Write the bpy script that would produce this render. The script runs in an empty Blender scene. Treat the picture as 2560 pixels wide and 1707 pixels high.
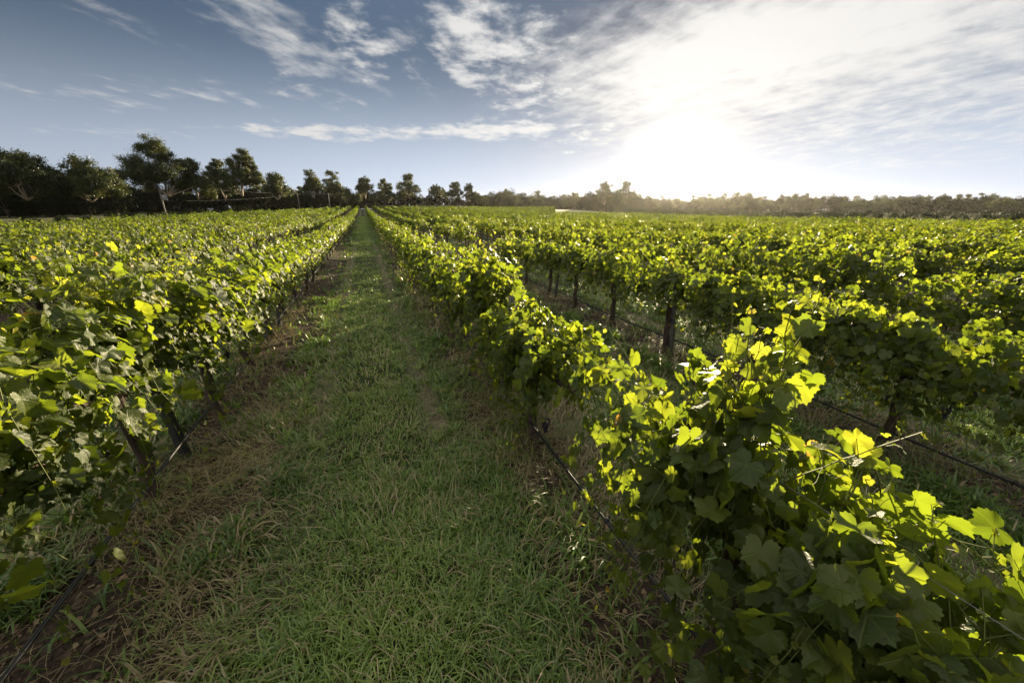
import bpy, math
import numpy as np
from mathutils import Vector

sc = bpy.context.scene
PI = math.pi
R = math.radians

# ------------------------------------------------------------------ camera
CAM_H = 2.38
YAW, PITCH, FPX = R(20.2), R(18.8), 960.0        # heading right of the rows, tilt down, focal length in 2560-px units
SC_, CC_ = math.sin(YAW), math.cos(YAW)
ST, CT = math.sin(PITCH), math.cos(PITCH)
cam_d = bpy.data.cameras.new('camera')
cam = bpy.data.objects.new('camera', cam_d)
sc.collection.objects.link(cam)
cam.location = (0, 0, CAM_H)
cam.rotation_euler = (PI / 2 - PITCH, 0, -YAW)
cam_d.sensor_width = 36
cam_d.lens = FPX / 2560 * 36
cam_d.clip_start = 0.05
cam_d.clip_end = 6000
sc.camera = cam

# ------------------------------------------------------------------ sky, sun, exposure
SUN_AZ, SUN_EL = YAW + R(21.5), R(6.9)
SUN_DIR = Vector((math.sin(SUN_AZ) * math.cos(SUN_EL), math.cos(SUN_AZ) * math.cos(SUN_EL), math.sin(SUN_EL)))
sun_d = bpy.data.lights.new('sun', 'SUN')
sun_d.energy = 5.0
sun_d.angle = R(0.53)
sun_d.color = (1.0, 0.83, 0.53)
sun = bpy.data.objects.new('sun', sun_d)
sc.collection.objects.link(sun)
sun.rotation_euler = SUN_DIR.to_track_quat('Z', 'Y').to_euler()
sun.location = (60, 60, 40)
sc.view_settings.view_transform = 'Standard'
sc.view_settings.look = 'None'
sc.view_settings.exposure = 2.12
sc.view_settings.gamma = 1
sc.view_settings.use_curve_mapping = False
cy = sc.cycles
cy.max_bounces = 6
cy.diffuse_bounces = 3
cy.glossy_bounces = 2
cy.transmission_bounces = 3
cy.transparent_max_bounces = 4
cy.volume_bounces = 0
cy.caustics_reflective = False
cy.caustics_refractive = False
cy.use_denoising = True
cy.sample_clamp_indirect = 6


def pix_dir(px, py):
    """world azimuth (from +Y, clockwise) and elevation of a direction"""
    u, v = (px - 1280) / FPX, (853 - py) / FPX
    F, U = CT + v * ST, v * CT - ST
    return math.atan2(u, F) + YAW, math.atan2(U, math.hypot(u, F))


def ground_pt(px, z):
    """ground position at column px, z metres deep"""
    Rr = (px - 1280) / FPX * z
    F = (z - CAM_H * ST) / CT
    return Rr * CC_ + F * SC_, F * CC_ - Rr * SC_


class NT:
    def __init__(s, tree):
        s.t = tree

    def n(s, typ, **k):
        nd = s.t.nodes.new(typ)
        ins = k.pop('i', {})
        for a, b in k.items():
            setattr(nd, a, b)
        for a, b in ins.items():
            s.put(nd.inputs[a], b)
        return nd

    def put(s, sock, v):
        if isinstance(v, bpy.types.NodeSocket):
            s.t.links.new(v, sock)
        else:
            sock.default_value = v

    def m(s, op, a, b=0.0, c=0.0, clamp=False):
        nd = s.t.nodes.new('ShaderNodeMath')
        nd.operation = op
        nd.use_clamp = clamp
        s.put(nd.inputs[0], a)
        s.put(nd.inputs[1], b)
        s.put(nd.inputs[2], c)
        return nd.outputs[0]

    def mix(s, f, a, b, typ='RGBA', blend='MIX'):
        nd = s.t.nodes.new('ShaderNodeMix')
        nd.data_type = typ
        nd.blend_type = blend
        o = 6 if typ == 'RGBA' else 2
        s.put(nd.inputs[0], f)
        s.put(nd.inputs[o], a)
        s.put(nd.inputs[o + 1], b)
        return nd.outputs[2 if typ == 'RGBA' else 0]

    def ramp(s, f, stops, interp='LINEAR'):
        nd = s.t.nodes.new('ShaderNodeValToRGB')
        nd.color_ramp.interpolation = interp
        el = nd.color_ramp.elements
        while len(el) < len(stops):
            el.new(0.5)
        for e, (p, c) in zip(el, stops):
            e.position = p
            e.color = (*c, 1) if len(c) == 3 else c
        s.put(nd.inputs[0], f)
        return nd.outputs[0]

    def smooth(s, x, lo, hi):
        nd = s.t.nodes.new('ShaderNodeMapRange')
        nd.interpolation_type = 'SMOOTHSTEP'
        s.put(nd.inputs[0], x)
        s.put(nd.inputs[1], lo)
        s.put(nd.inputs[2], hi)
        return nd.outputs[0]


world = bpy.data.worlds.new('World')
sc.world = world
world.use_nodes = True
w = NT(world.node_tree)
w.t.nodes.clear()
sky = w.n('ShaderNodeTexSky')
sky.sky_type = 'NISHITA'
sky.sun_disc = False
sky.sun_elevation = SUN_EL
sky.sun_rotation = SUN_AZ
sky.altitude = 100
sky.air_density = 1.0
sky.dust_density = 0.4
sky.ozone_density = 2.0
co = w.n('ShaderNodeTexCoord')
sep = w.n('ShaderNodeSeparateXYZ', i={0: co.outputs['Generated']})
dx, dy, dz = sep.outputs
az = w.m('ARCTAN2', dx, dy)
el = w.m('ARCSINE', dz)
# clouds: noise laid on a high flat layer, gathered where the photograph has its clouds
den = w.m('ADD', w.m('MAXIMUM', dz, 0.0), 0.10)
cxy = w.n('ShaderNodeCombineXYZ', i={0: w.m('DIVIDE', dx, den), 1: w.m('DIVIDE', dy, den), 2: 0.0}).outputs[0]


def turned(ang, sx, sy):
    r_ = w.n('ShaderNodeMapping', i={0: cxy, 'Rotation': (0, 0, R(ang))}).outputs[0]
    return w.n('ShaderNodeMapping', i={0: r_, 'Scale': (sx, sy, 1)}).outputs[0]


mp1 = turned(-52, 1.0, 2.0)
mp2 = turned(77, 0.8, 3.6)
n1 = w.n('ShaderNodeTexNoise', i={'Vector': cxy, 'Scale': 5.0, 'Detail': 10, 'Roughness': 0.6, 'Distortion': 0.15}).outputs[0]
n2 = w.n('ShaderNodeTexNoise', i={'Vector': mp1, 'Scale': 3.0, 'Detail': 10, 'Roughness': 0.62, 'Distortion': 0.15}).outputs[0]
n3 = w.n('ShaderNodeTexNoise', i={'Vector': mp2, 'Scale': 2.2, 'Detail': 8, 'Roughness': 0.55, 'Distortion': 0.3}).outputs[0]


def blob(px, py, rx, ry, rot, wt):
    a0, e0 = pix_dir(px, py)
    k = 1.0 / FPX
    da, de = w.m('SUBTRACT', az, a0), w.m('SUBTRACT', el, e0)
    c, s_ = math.cos(R(rot)), math.sin(R(rot))
    p = w.m('MULTIPLY_ADD', da, c / (rx * k), w.m('MULTIPLY', de, s_ / (rx * k)))
    q = w.m('MULTIPLY_ADD', da, -s_ / (ry * k), w.m('MULTIPLY', de, c / (ry * k)))
    d2 = w.m('MULTIPLY_ADD', p, p, w.m('MULTIPLY', q, q))
    return w.m('MULTIPLY', w.m('POWER', 2.718, w.m('MULTIPLY', d2, -1.0)), wt)


def total(bs):
    t = bs[0]
    for b in bs[1:]:
        t = w.m('ADD', t, b)
    return t


puff = total([blob(1290, 130, 150, 95, -25, 1.0), blob(1160, 100, 40, 70, 0, .75), blob(880, 60, 60, 100, -20, .5),
              blob(930, 130, 80, 40, -25, .62), blob(1050, 330, 330, 13, 2, .95), blob(780, 335, 110, 12, 0, .85), blob(1250, 325, 120, 18, 2, .8),
              blob(1300, 240, 60, 20, 0, .3), blob(740, 215, 70, 25, 0, .5), blob(1480, 340, 90, 28, 15, .55), blob(1090, 50, 26, 50, 0, .65)])
wisp = total([blob(640, 40, 150, 60, -38, .72), blob(270, 30, 110, 25, -28, .45), blob(760, 110, 130, 45, -35, .45),
              blob(530, 238, 90, 16, -3, .75), blob(330, 228, 60, 14, -6, .6), blob(140, 228, 110, 16, -8, .55), blob(290, 330, 110, 10, 3, .6), blob(1040, 120, 90, 90, -40, .45),
              blob(2150, 300, 330, 40, 8, .8), blob(2450, 330, 160, 60, 4, .6), blob(2200, 410, 120, 8, 0, .5)])
cirr = total([blob(1850, 120, 330, 100, 8, 1.15), blob(2300, 150, 380, 110, 0, 1.0), blob(1650, 180, 150, 60, 20, .6), blob(2200, 10, 420, 70, 0, .55), blob(1400, 180, 160, 35, 0, .4)])
def cloudy(mask, na, wa, nb, wb, lo, hi, k):
    v = w.m('MULTIPLY_ADD', w.m('SUBTRACT', na, .5), wa, w.m('MULTIPLY', w.m('SUBTRACT', nb, .5), wb))
    return w.m('MULTIPLY', w.smooth(w.m('MULTIPLY_ADD', mask, k, v), lo, hi), w.smooth(mask, .03, .3))


c1 = cloudy(puff, n1, 4.4, n2, 1.4, .35, 1.75, 1.1)
c2 = w.m('MULTIPLY', cloudy(wisp, n2, 3.4, n1, 2.0, .30, 1.9, 1.05), .85)
c3 = cloudy(cirr, n3, 1.7, n1, 3.0, -.1, 2.2, 1.1)
cov = w.m('MAXIMUM', w.m('MAXIMUM', c1, c2), c3)
# sunlit damp air: scattering towards the eye grows towards the sun
dt = w.n('ShaderNodeVectorMath', operation='DOT_PRODUCT', i={0: co.outputs['Generated'], 1: tuple(SUN_DIR)}).outputs['Value']
dpos = w.m('MAXIMUM', dt, 0.0)
fw = w.m('POWER', dpos, 6.0)
lum = w.n('ShaderNodeRGBToBW', i={0: sky.outputs[0]}).outputs[0]
grey = w.n('ShaderNodeVectorMath', operation='SCALE', i={0: (.82, 1.0, 1.78), 'Scale': lum}).outputs[0]
low = w.m('SUBTRACT', 1.0, w.smooth(el, 0.0, 0.42))
air = w.mix(w.m('MULTIPLY_ADD', low, 0.45, 0.25), sky.outputs[0], grey)
fac = w.m('DIVIDE', w.m('MULTIPLY_ADD', w.smooth(dt, 0.15, 0.93), 0.20, 0.56), w.m('MULTIPLY_ADD', lum, 1.0, 1.0))
air = w.n('ShaderNodeVectorMath', operation='SCALE', i={0: air, 'Scale': fac}).outputs[0]
glow = w.n('ShaderNodeVectorMath', operation='SCALE', i={0: (1.0, .95, .84), 'Scale': w.m('MULTIPLY', w.m('POWER', dpos, 260.0), 2.2)}).outputs[0]
air = w.n('ShaderNodeVectorMath', operation='ADD', i={0: air, 1: glow}).outputs[0]
hz = w.m('MULTIPLY', w.m('SUBTRACT', 1.0, w.smooth(el, -0.02, 0.34)), w.m('MULTIPLY_ADD', w.smooth(dt, 0.3, 0.97), .55, 1.5))
air = w.n('ShaderNodeVectorMath', operation='ADD', i={0: air, 1: w.n('ShaderNodeVectorMath', operation='SCALE', i={0: (.86, .97, 1.08), 'Scale': hz}).outputs[0]}).outputs[0]
# unseen bright cloud sheet overhead and behind the camera, added to fill ground light
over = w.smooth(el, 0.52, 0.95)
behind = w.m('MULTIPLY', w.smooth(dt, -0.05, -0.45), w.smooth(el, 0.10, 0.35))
fill_veil = w.m('MULTIPLY', w.m('MAXIMUM', over, behind), w.smooth(n2, .30, .62))
cb = w.m('MULTIPLY_ADD', fw, .8, w.m('MULTIPLY_ADD', fill_veil, 7.4, 2.4))
cloud_col = w.n('ShaderNodeVectorMath', operation='SCALE', i={0: w.mix(fill_veil, (1.0, 0.985, 0.96, 1), (1.0, .94, .84, 1)), 'Scale': cb}).outputs[0]
mixc = w.mix(w.m('MULTIPLY', w.m('MAXIMUM', cov, fill_veil), 0.9), air, cloud_col)
SKY_STR = 0.073
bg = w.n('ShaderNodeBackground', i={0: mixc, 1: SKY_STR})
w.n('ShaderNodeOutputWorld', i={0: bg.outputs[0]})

# ------------------------------------------------------------------ mesh helpers
COL = sc.collection


def mesh_np(name, V, F, attr=None, mats=(), mi=None, smooth=True, vname='luv'):
    """triangle or quad mesh from arrays"""
    V = np.asarray(V, np.float32)
    F = np.asarray(F, np.int32)
    me = bpy.data.meshes.new(name)
    k = F.shape[1]
    me.vertices.add(len(V))
    me.vertices.foreach_set('co', V.ravel())
    me.loops.add(F.size)
    me.loops.foreach_set('vertex_index', F.ravel())
    me.polygons.add(len(F))
    me.polygons.foreach_set('loop_start', np.arange(0, F.size, k, dtype=np.int32))
    me.polygons.foreach_set('loop_total', np.full(len(F), k, np.int32))
    me.polygons.foreach_set('use_smooth', np.full(len(F), smooth, bool))
    if mi is not None:
        me.polygons.foreach_set('material_index', np.asarray(mi, np.int32))
    if attr is not None:
        a = me.attributes.new(vname, 'FLOAT_VECTOR', 'POINT')
        a.data.foreach_set('vector', np.asarray(attr, np.float32).ravel())
    for m_ in mats:
        me.materials.append(m_)
    me.update(calc_edges=True)
    return me


def link(name, me, parent=None):
    o = bpy.data.objects.new(name, me)
    COL.objects.link(o)
    if parent is not None:
        o.parent = parent
    return o


def tag(o, label=None, cat=None, group=None, kind=None):
    for k, v in (('label', label), ('category', cat), ('group', group), ('kind', kind)):
        if v:
            o[k] = v
    return o


def empty(name, loc, rz=0.0, scale=1.0):
    o = bpy.data.objects.new(name, None)
    COL.objects.link(o)
    o.location = loc
    o.rotation_euler = (0, 0, rz)
    o.scale = (scale,) * 3 if np.isscalar(scale) else scale
    o.empty_display_size = 0.2
    return o


class Acc:
    """collects triangles"""
    def __init__(s):
        s.V, s.F, s.A, s.M, s.n = [], [], [], [], 0

    def add(s, V, F, A=None, mi=0):
        V = np.asarray(V, float).reshape(-1, 3)
        F = np.asarray(F, int)
        if F.shape[1] == 4:
            F = np.concatenate([F[:, [0, 1, 2]], F[:, [0, 2, 3]]])
        if A is None:
            A = np.zeros((len(V), 3))
        A = np.broadcast_to(np.asarray(A, float), (len(V), 3))
        s.V.append(V)
        s.F.append(F + s.n)
        s.A.append(A)
        s.M.append(np.full(len(F), mi))
        s.n += len(V)

    def mesh(s, name, mats, smooth=True):
        return mesh_np(name, np.concatenate(s.V), np.concatenate(s.F), np.concatenate(s.A), mats, np.concatenate(s.M), smooth)


def norm(v):
    return v / np.maximum(np.linalg.norm(v, axis=-1, keepdims=True), 1e-9)


def tube(P, r, sides=8, cap=True):
    P = np.asarray(P, float)
    n = len(P)
    r = np.broadcast_to(np.asarray(r, float), (n,))
    T = norm(np.gradient(P, axis=0))
    ref = np.array([1, 0, 0]) if abs(T[0][0]) < .8 else np.array([0, 1, 0])
    A = np.zeros_like(P)
    a = norm(np.cross(T[0], ref))
    for i in range(n):
        a = norm(a - T[i] * (a @ T[i]))
        A[i] = a
    B = np.cross(T, A)
    th = np.arange(sides) / sides * 2 * PI
    V = P[:, None] + r[:, None, None] * (A[:, None] * np.cos(th)[None, :, None] + B[:, None] * np.sin(th)[None, :, None])
    V = V.reshape(-1, 3)
    i, j = np.meshgrid(np.arange(n - 1), np.arange(sides), indexing='ij')
    q = np.stack([i * sides + j, i * sides + (j + 1) % sides, (i + 1) * sides + (j + 1) % sides, (i + 1) * sides + j], -1).reshape(-1, 4)
    F = np.concatenate([q[:, [0, 1, 2]], q[:, [0, 2, 3]]])
    if cap:
        V = np.concatenate([V, P[:1], P[-1:]])
        k = np.arange(sides)
        F = np.concatenate([F, np.stack([(k + 1) % sides, k, np.full(sides, n * sides)], -1),
                            np.stack([(n - 1) * sides + k, (n - 1) * sides + (k + 1) % sides, np.full(sides, n * sides + 1)], -1)])
    return V, F


def prisms(A, B, ra, rb):
    """many thin three-sided rods from A to B"""
    A, B = np.asarray(A, float), np.asarray(B, float)
    n = len(A)
    ra, rb = np.broadcast_to(ra, (n,)), np.broadcast_to(rb, (n,))
    T = norm(B - A)
    ref = np.where(np.abs(T[:, 2:3]) < .9, np.array([[0, 0, 1.]]), np.array([[1., 0, 0]]))
    X = norm(np.cross(T, ref))
    Y = np.cross(T, X)
    vs = []
    for base, rr in ((A, ra), (B, rb)):
        for k in range(3):
            a = 2 * PI * k / 3
            vs.append(base + rr[:, None] * (X * math.cos(a) + Y * math.sin(a)))
    V = np.stack(vs, 1).reshape(-1, 3)
    f = np.array([[0, 1, 4], [0, 4, 3], [1, 2, 5], [1, 5, 4], [2, 0, 3], [2, 3, 5]])
    return V, (f[None] + 6 * np.arange(n)[:, None, None]).reshape(-1, 3)


def vnoise(x, y, seed=0):
    """smooth value noise, 0..1"""
    x, y = np.asarray(x, float), np.asarray(y, float)
    xi, yi = np.floor(x).astype(int), np.floor(y).astype(int)
    fx, fy = x - xi, y - yi
    fx, fy = fx * fx * (3 - 2 * fx), fy * fy * (3 - 2 * fy)

    def h(a, b):
        v = np.sin(a * 127.1 + b * 311.7 + seed * 74.7) * 43758.5453
        return v - np.floor(v)
    return (h(xi, yi) * (1 - fx) + h(xi + 1, yi) * fx) * (1 - fy) + (h(xi, yi + 1) * (1 - fx) + h(xi + 1, yi + 1) * fx) * fy


def sstep(t):
    t = np.clip(t, 0, 1)
    return t * t * (3 - 2 * t)


ROW0, ROWD = 1.42, 3.30           # first row right of the lane, row spacing


def row_x(k):
    return ROW0 + ROWD * k        # k = -1 is the row left of the lane


def ground_z(x, y):
    x, y = np.asarray(x, float), np.asarray(y, float)
    g = 3.3 * sstep((y - 40) / 200) * (1 - sstep((x - 35) / 115))
    g = g - 1.0 * sstep((x - 30) / 70) * (1 - sstep((y - 60) / 120))
    g = g + 1.3 * np.exp(-((x - 92) / 24) ** 2 - ((y - 172) / 26) ** 2) - .5 * np.exp(-((x - 62) / 22) ** 2 - ((y - 112) / 26) ** 2)
    return g


FIELD_L, FIELD_R, FIELD_FAR = -27.0, 100.5, 214.0


def ground_fine(x, y):
    """ground height with the low ridge under each row and small unevenness"""
    x, y = np.asarray(x, float), np.asarray(y, float)
    d = (x - ROW0) / ROWD
    d = np.abs(d - np.round(d)) * ROWD
    inside = (x > FIELD_L - 1) & (x < FIELD_R)
    near = 1 - sstep((np.hypot(x, y) - 25) / 30)
    ridge = 0.07 * np.exp(-(d / 0.42) ** 2) - 0.025 * np.exp(-((d - 1.0) / 0.16) ** 2)
    bump = 0.05 * (vnoise(x * 1.3, y * 1.3, 1) - .5) + 0.03 * (vnoise(x * 4.1, y * 4.1, 2) - .5)
    return ground_z(x, y) + near * (np.where(inside, ridge, 0) + bump)


# ------------------------------------------------------------------ materials
def mat(name):
    m_ = bpy.data.materials.new(name)
    m_.use_nodes = True
    t = NT(m_.node_tree)
    t.t.nodes.clear()
    return m_, t


def out(t, sh):
    t.n('ShaderNodeOutputMaterial', i={0: sh})


def leaf_material(name, stops, tstops, tmix=0.45, veins=False, rough=0.45, spec=0.35, nscale=9.0):
    m_, t = mat(name)
    at = t.n('ShaderNodeAttribute', attribute_name='luv')
    s = t.n('ShaderNodeSeparateXYZ', i={0: at.outputs['Vector']})
    u, v, rnd = s.outputs
    col = t.ramp(rnd, stops)
    tcol = t.ramp(rnd, tstops)
    nrm = None
    if veins:
        au = t.m('ABSOLUTE', u)
        vv = None
        for ang in (90, 38, -28):
            a, b = math.cos(R(ang)), math.sin(R(ang))
            dist = t.m('ABSOLUTE', t.m('SUBTRACT', t.m('MULTIPLY', au, b), t.m('MULTIPLY', v, a)))
            along = t.m('GREATER_THAN', t.m('ADD', t.m('MULTIPLY', au, a), t.m('MULTIPLY', v, b)), 0.0)
            k = t.m('MULTIPLY', t.m('SUBTRACT', 1.0, t.smooth(dist, 0.008, 0.05)), along)
            vv = k if vv is None else t.m('MAXIMUM', vv, k)
        # side veins
        wv = t.n('ShaderNodeTexVoronoi', i={'Vector': at.outputs['Vector'], 'Scale': 6.5}, feature='DISTANCE_TO_EDGE').outputs['Distance']
        net = t.m('SUBTRACT', 1.0, t.smooth(wv, 0.0, 0.12))
        vf = t.m('MAXIMUM', t.m('MULTIPLY', vv, 0.5), t.m('MULTIPLY', net, 0.2))
        col = t.mix(vf, col, (0.085, 0.115, 0.022, 1))
        tcol = t.mix(t.m('MULTIPLY', vf, 0.6), tcol, (0.24, 0.28, 0.02, 1))
        nz = t.n('ShaderNodeTexNoise', i={'Vector': at.outputs['Vector'], 'Scale': nscale, 'Detail': 3}).outputs[0]
        spot = t.smooth(nz, 0.35, 0.75)
        col = t.mix(t.m('MULTIPLY', spot, 0.35), col, (0.05, 0.07, 0.012, 1))
        nrm = t.n('ShaderNodeBump', i={'Strength': 0.5, 'Distance': 0.004, 'Height': t.m('SUBTRACT', nz, t.m('MULTIPLY', vf, 1.2))}).outputs[0]
    p = t.n('ShaderNodeBsdfPrincipled', i={'Base Color': col, 'Roughness': rough, 'Specular IOR Level': spec})
    tr = t.n('ShaderNodeBsdfTranslucent', i={'Color': tcol})
    if nrm is not None:
        t.put(p.inputs['Normal'], nrm)
    mx = t.n('ShaderNodeMixShader', i={0: tmix, 1: p.outputs[0], 2: tr.outputs[0]})
    out(t, mx.outputs[0])
    return m_


VINE_STOPS = [(0.0, (.014, .026, .007)), (.35, (.034, .050, .010)), (.7, (.082, .100, .016)), (.93, (.17, .17, .030)), (.975, (.17, .14, .03)), (1.0, (.22, .10, .025))]
VINE_T = [(0.0, (.09, .14, .009)), (.35, (.20, .265, .014)), (.7, (.37, .41, .022)), (.93, (.60, .57, .045)), (.975, (.62, .44, .05)), (1.0, (.50, .22, .04))]
M_LEAF = leaf_material('vine_leaf', VINE_STOPS, VINE_T, 0.5, veins=True, rough=.45, spec=.34)
M_LEAF_FAR = leaf_material('vine_leaf_far', VINE_STOPS, VINE_T, 0.38, rough=.5, spec=.2)
GRASS_STOPS = [(0, (.065, .11, .028)), (.4, (.115, .185, .036)), (.62, (.175, .24, .05)), (.72, (.25, .22, .105)), (.85, (.31, .25, .14)), (1, (.38, .30, .18))]
GRASS_T = [(0, (.10, .20, .02)), (.4, (.20, .30, .03)), (.62, (.28, .35, .04)), (.72, (.22, .20, .06)), (.85, (.24, .18, .08)), (1, (.27, .2, .1))]
M_GRASS = leaf_material('grass_blade', GRASS_STOPS, GRASS_T, 0.35, rough=.42, spec=.5)
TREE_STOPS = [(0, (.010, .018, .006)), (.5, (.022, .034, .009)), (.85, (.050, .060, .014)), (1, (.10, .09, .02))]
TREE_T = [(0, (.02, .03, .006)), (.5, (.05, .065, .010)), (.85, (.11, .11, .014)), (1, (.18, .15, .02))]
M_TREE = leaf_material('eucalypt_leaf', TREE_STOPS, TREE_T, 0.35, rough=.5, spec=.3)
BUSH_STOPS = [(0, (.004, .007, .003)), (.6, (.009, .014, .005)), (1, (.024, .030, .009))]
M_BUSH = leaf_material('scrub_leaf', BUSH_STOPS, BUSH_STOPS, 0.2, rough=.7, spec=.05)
HEDGE_STOPS = [(0, (.014, .021, .009)), (.6, (.026, .037, .014)), (1, (.055, .066, .022))]
M_HEDGE = leaf_material('orchard_leaf', HEDGE_STOPS, HEDGE_STOPS, 0.3, rough=.5, spec=.3)


def bark(name, c1, c2, scale=8.0, zs=.25, bump=.6, dist=.02, rough=.85):
    m_, t = mat(name)
    c = t.n('ShaderNodeTexCoord')
    mp = t.n('ShaderNodeMapping', i={0: c.outputs['Object'], 'Scale': (1, 1, zs)}).outputs[0]
    nz = t.n('ShaderNodeTexNoise', i={'Vector': mp, 'Scale': scale, 'Detail': 8, 'Roughness': .65}).outputs[0]
    col = t.ramp(nz, [(.32, c1), (.66, c2)])
    b = t.n('ShaderNodeBump', i={'Strength': bump, 'Distance': dist, 'Height': nz}).outputs[0]
    p = t.n('ShaderNodeBsdfPrincipled', i={'Base Color': col, 'Roughness': rough, 'Specular IOR Level': .2, 'Normal': b})
    out(t, p.outputs[0])
    return m_


M_VBARK = bark('vine_bark', (.022, .014, .010), (.085, .060, .045), 30, .2, .9, .012)
M_EBARK = bark('gum_bark', (.20, .15, .11), (.50, .42, .34), 1.6, .3, .4, .05)
M_DBARK = bark('dark_gum_bark', (.06, .045, .035), (.20, .16, .12), 1.6, .3, .4, .05)
M_POST = bark('weathered_post', (.035, .032, .030), (.12, .11, .10), 18, .12, .7, .006)
M_POLE = bark('pole_timber', (.15, .14, .12), (.30, .28, .25), 4, .1, .4, .01)


def simple(name, col, rough=.5, metal=0.0, spec=.5):
    m_, t = mat(name)
    nz = t.n('ShaderNodeTexNoise', i={'Scale': 14, 'Detail': 4}).outputs[0]
    c = t.mix(t.m('MULTIPLY', nz, .5), (*col, 1), (*[q * .55 for q in col], 1))
    p = t.n('ShaderNodeBsdfPrincipled', i={'Base Color': c, 'Roughness': rough, 'Metallic': metal, 'Specular IOR Level': spec})
    out(t, p.outputs[0])
    return m_


M_PIPE = simple('black_poly_pipe', (.014, .014, .015), .42, 0, .4)
M_WIRE = simple('galvanised_wire', (.14, .14, .14), .6, .5, .2)
M_STEEL = simple('dark_steel', (.035, .034, .035), .5, .3)
M_GREY = simple('grey_enamel', (.42, .44, .46), .5)
M_SHOOT = simple('green_shoot', (.085, .10, .025), .6, 0, .15)
M_CANE = simple('red_brown_cane', (.10, .055, .025), .5)
M_GRAPE = simple('dark_grapes', (.018, .012, .030), .4)
M_CABINET = simple('pale_cabinet', (.50, .52, .54), .6)
M_CLAY = simple('insulator', (.35, .33, .30), .4)
M_ROOF = simple('pale_shed_roof', (.30, .30, .29), .6)
M_WALLG = simple('shed_wall', (.22, .21, .19), .8)


def ground_material():
    m_, t = mat('vineyard_ground')
    g = t.n('ShaderNodeNewGeometry')
    s = t.n('ShaderNodeSeparateXYZ', i={0: g.outputs['Position']})
    x, y, z = s.outputs
    f = t.m('MODULO', t.m('ADD', t.m('DIVIDE', t.m('SUBTRACT', x, ROW0), ROWD), 100.0), 1.0)
    d = t.m('MINIMUM', t.m('MULTIPLY', f, ROWD), t.m('MULTIPLY_ADD', t.m('SUBTRACT', 1.0, f), ROWD, .3))
    pos = g.outputs['Position']
    nb = t.n('ShaderNodeTexNoise', i={'Vector': pos, 'Scale': 1.1, 'Detail': 5, 'Roughness': .6}).outputs[0]
    nf = t.n('ShaderNodeTexNoise', i={'Vector': pos, 'Scale': 22, 'Detail': 7, 'Roughness': .7}).outputs[0]
    nm = t.n('ShaderNodeTexNoise', i={'Vector': pos, 'Scale': 5, 'Detail': 6, 'Roughness': .65}).outputs[0]
    vor = t.n('ShaderNodeTexVoronoi', i={'Vector': pos, 'Scale': 60.0}).outputs['Distance']
    dd = t.m('ADD', d, t.m('MULTIPLY', t.m('SUBTRACT', nb, .5), .9))
    gr = t.smooth(dd, .62, 1.0)
    soil = t.ramp(nf, [(.3, (.018, .013, .010)), (.55, (.060, .044, .031)), (.8, (.15, .115, .082))])
    green = t.ramp(nf, [(.3, (.012, .018, .006)), (.55, (.028, .040, .012)), (.8, (.06, .07, .025))])
    patch = t.smooth(nm, .52, .72)
    green = t.mix(t.m('MULTIPLY', patch, .4), green, (.075, .058, .032, 1))
    # two worn wheel tracks either side of the lane
    tr = t.m('ABSOLUTE', t.m('SUBTRACT', t.m('ABSOLUTE', t.m('MULTIPLY_ADD', f, ROWD, -1.75)), .68))
    trm = t.m('MULTIPLY', t.m('SUBTRACT', 1.0, t.smooth(tr, .05, .28)), t.smooth(nb, .2, .5))
    trackc = t.ramp(nm, [(.35, (.09, .078, .05)), (.7, (.20, .17, .11))])
    green = t.mix(t.m('MULTIPLY', trm, .75), green, trackc)
    base = t.mix(gr, soil, green)
    # outside the vineyard: dry paddock
    ins = t.m('MULTIPLY', t.m('GREATER_THAN', x, FIELD_L - 1.2), t.m('MULTIPLY', t.m('LESS_THAN', x, FIELD_R + .5), t.m('LESS_THAN', y, FIELD_FAR + 2)))
    dry = t.ramp(nm, [(.35, (.045, .052, .02)), (.65, (.11, .10, .045))])
    base = t.mix(ins, dry, base)
    h = t.m('ADD', t.m('MULTIPLY', nf, 1.0), t.m('MULTIPLY', vor, .5))
    b = t.n('ShaderNodeBump', i={'Strength': .9, 'Distance': .03, 'Height': h}).outputs[0]
    p = t.n('ShaderNodeBsdfPrincipled', i={'Base Color': base, 'Roughness': .9, 'Specular IOR Level': .15, 'Normal': b})
    out(t, p.outputs[0])
    return m_


def pale_ground():
    m_, t = mat('pale_track')
    nz = t.n('ShaderNodeTexNoise', i={'Scale': .8, 'Detail': 6}).outputs[0]
    c = t.ramp(nz, [(.3, (.20, .19, .13)), (.7, (.34, .32, .24))])
    p = t.n('ShaderNodeBsdfPrincipled', i={'Base Color': c, 'Roughness': .8, 'Specular IOR Level': .3})
    out(t, p.outputs[0])
    return m_


# ------------------------------------------------------------------ ground
def grow(a, step, k, end):
    r = [a]
    while abs(r[-1]) < end:
        r.append(r[-1] + step)
        step *= k
    return r


def axis(lo, hi, step, k, end):
    mid = list(np.arange(lo, hi, abs(step)))
    up = grow(hi, step, k, end)
    dn = [-q for q in grow(-lo, step, k, end)]
    return np.array(sorted(set(np.round(dn[::-1] + mid + up, 4))))


gx = axis(-9, 13, .11, 1.045, 1500)
gy = axis(-2, 16, .11, 1.045, 1500)
GX, GY = np.meshgrid(gx, gy, indexing='ij')
GZ = ground_fine(GX, GY)
nx, ny = GX.shape
I, J = np.meshgrid(np.arange(nx - 1), np.arange(ny - 1), indexing='ij')
quads = np.stack([I * ny + J, (I + 1) * ny + J, (I + 1) * ny + J + 1, I * ny + J + 1], -1).reshape(-1, 4)
tag(link('ground', mesh_np('ground', np.stack([GX, GY, GZ], -1).reshape(-1, 3), quads, None, [ground_material()])), kind='structure')

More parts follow.
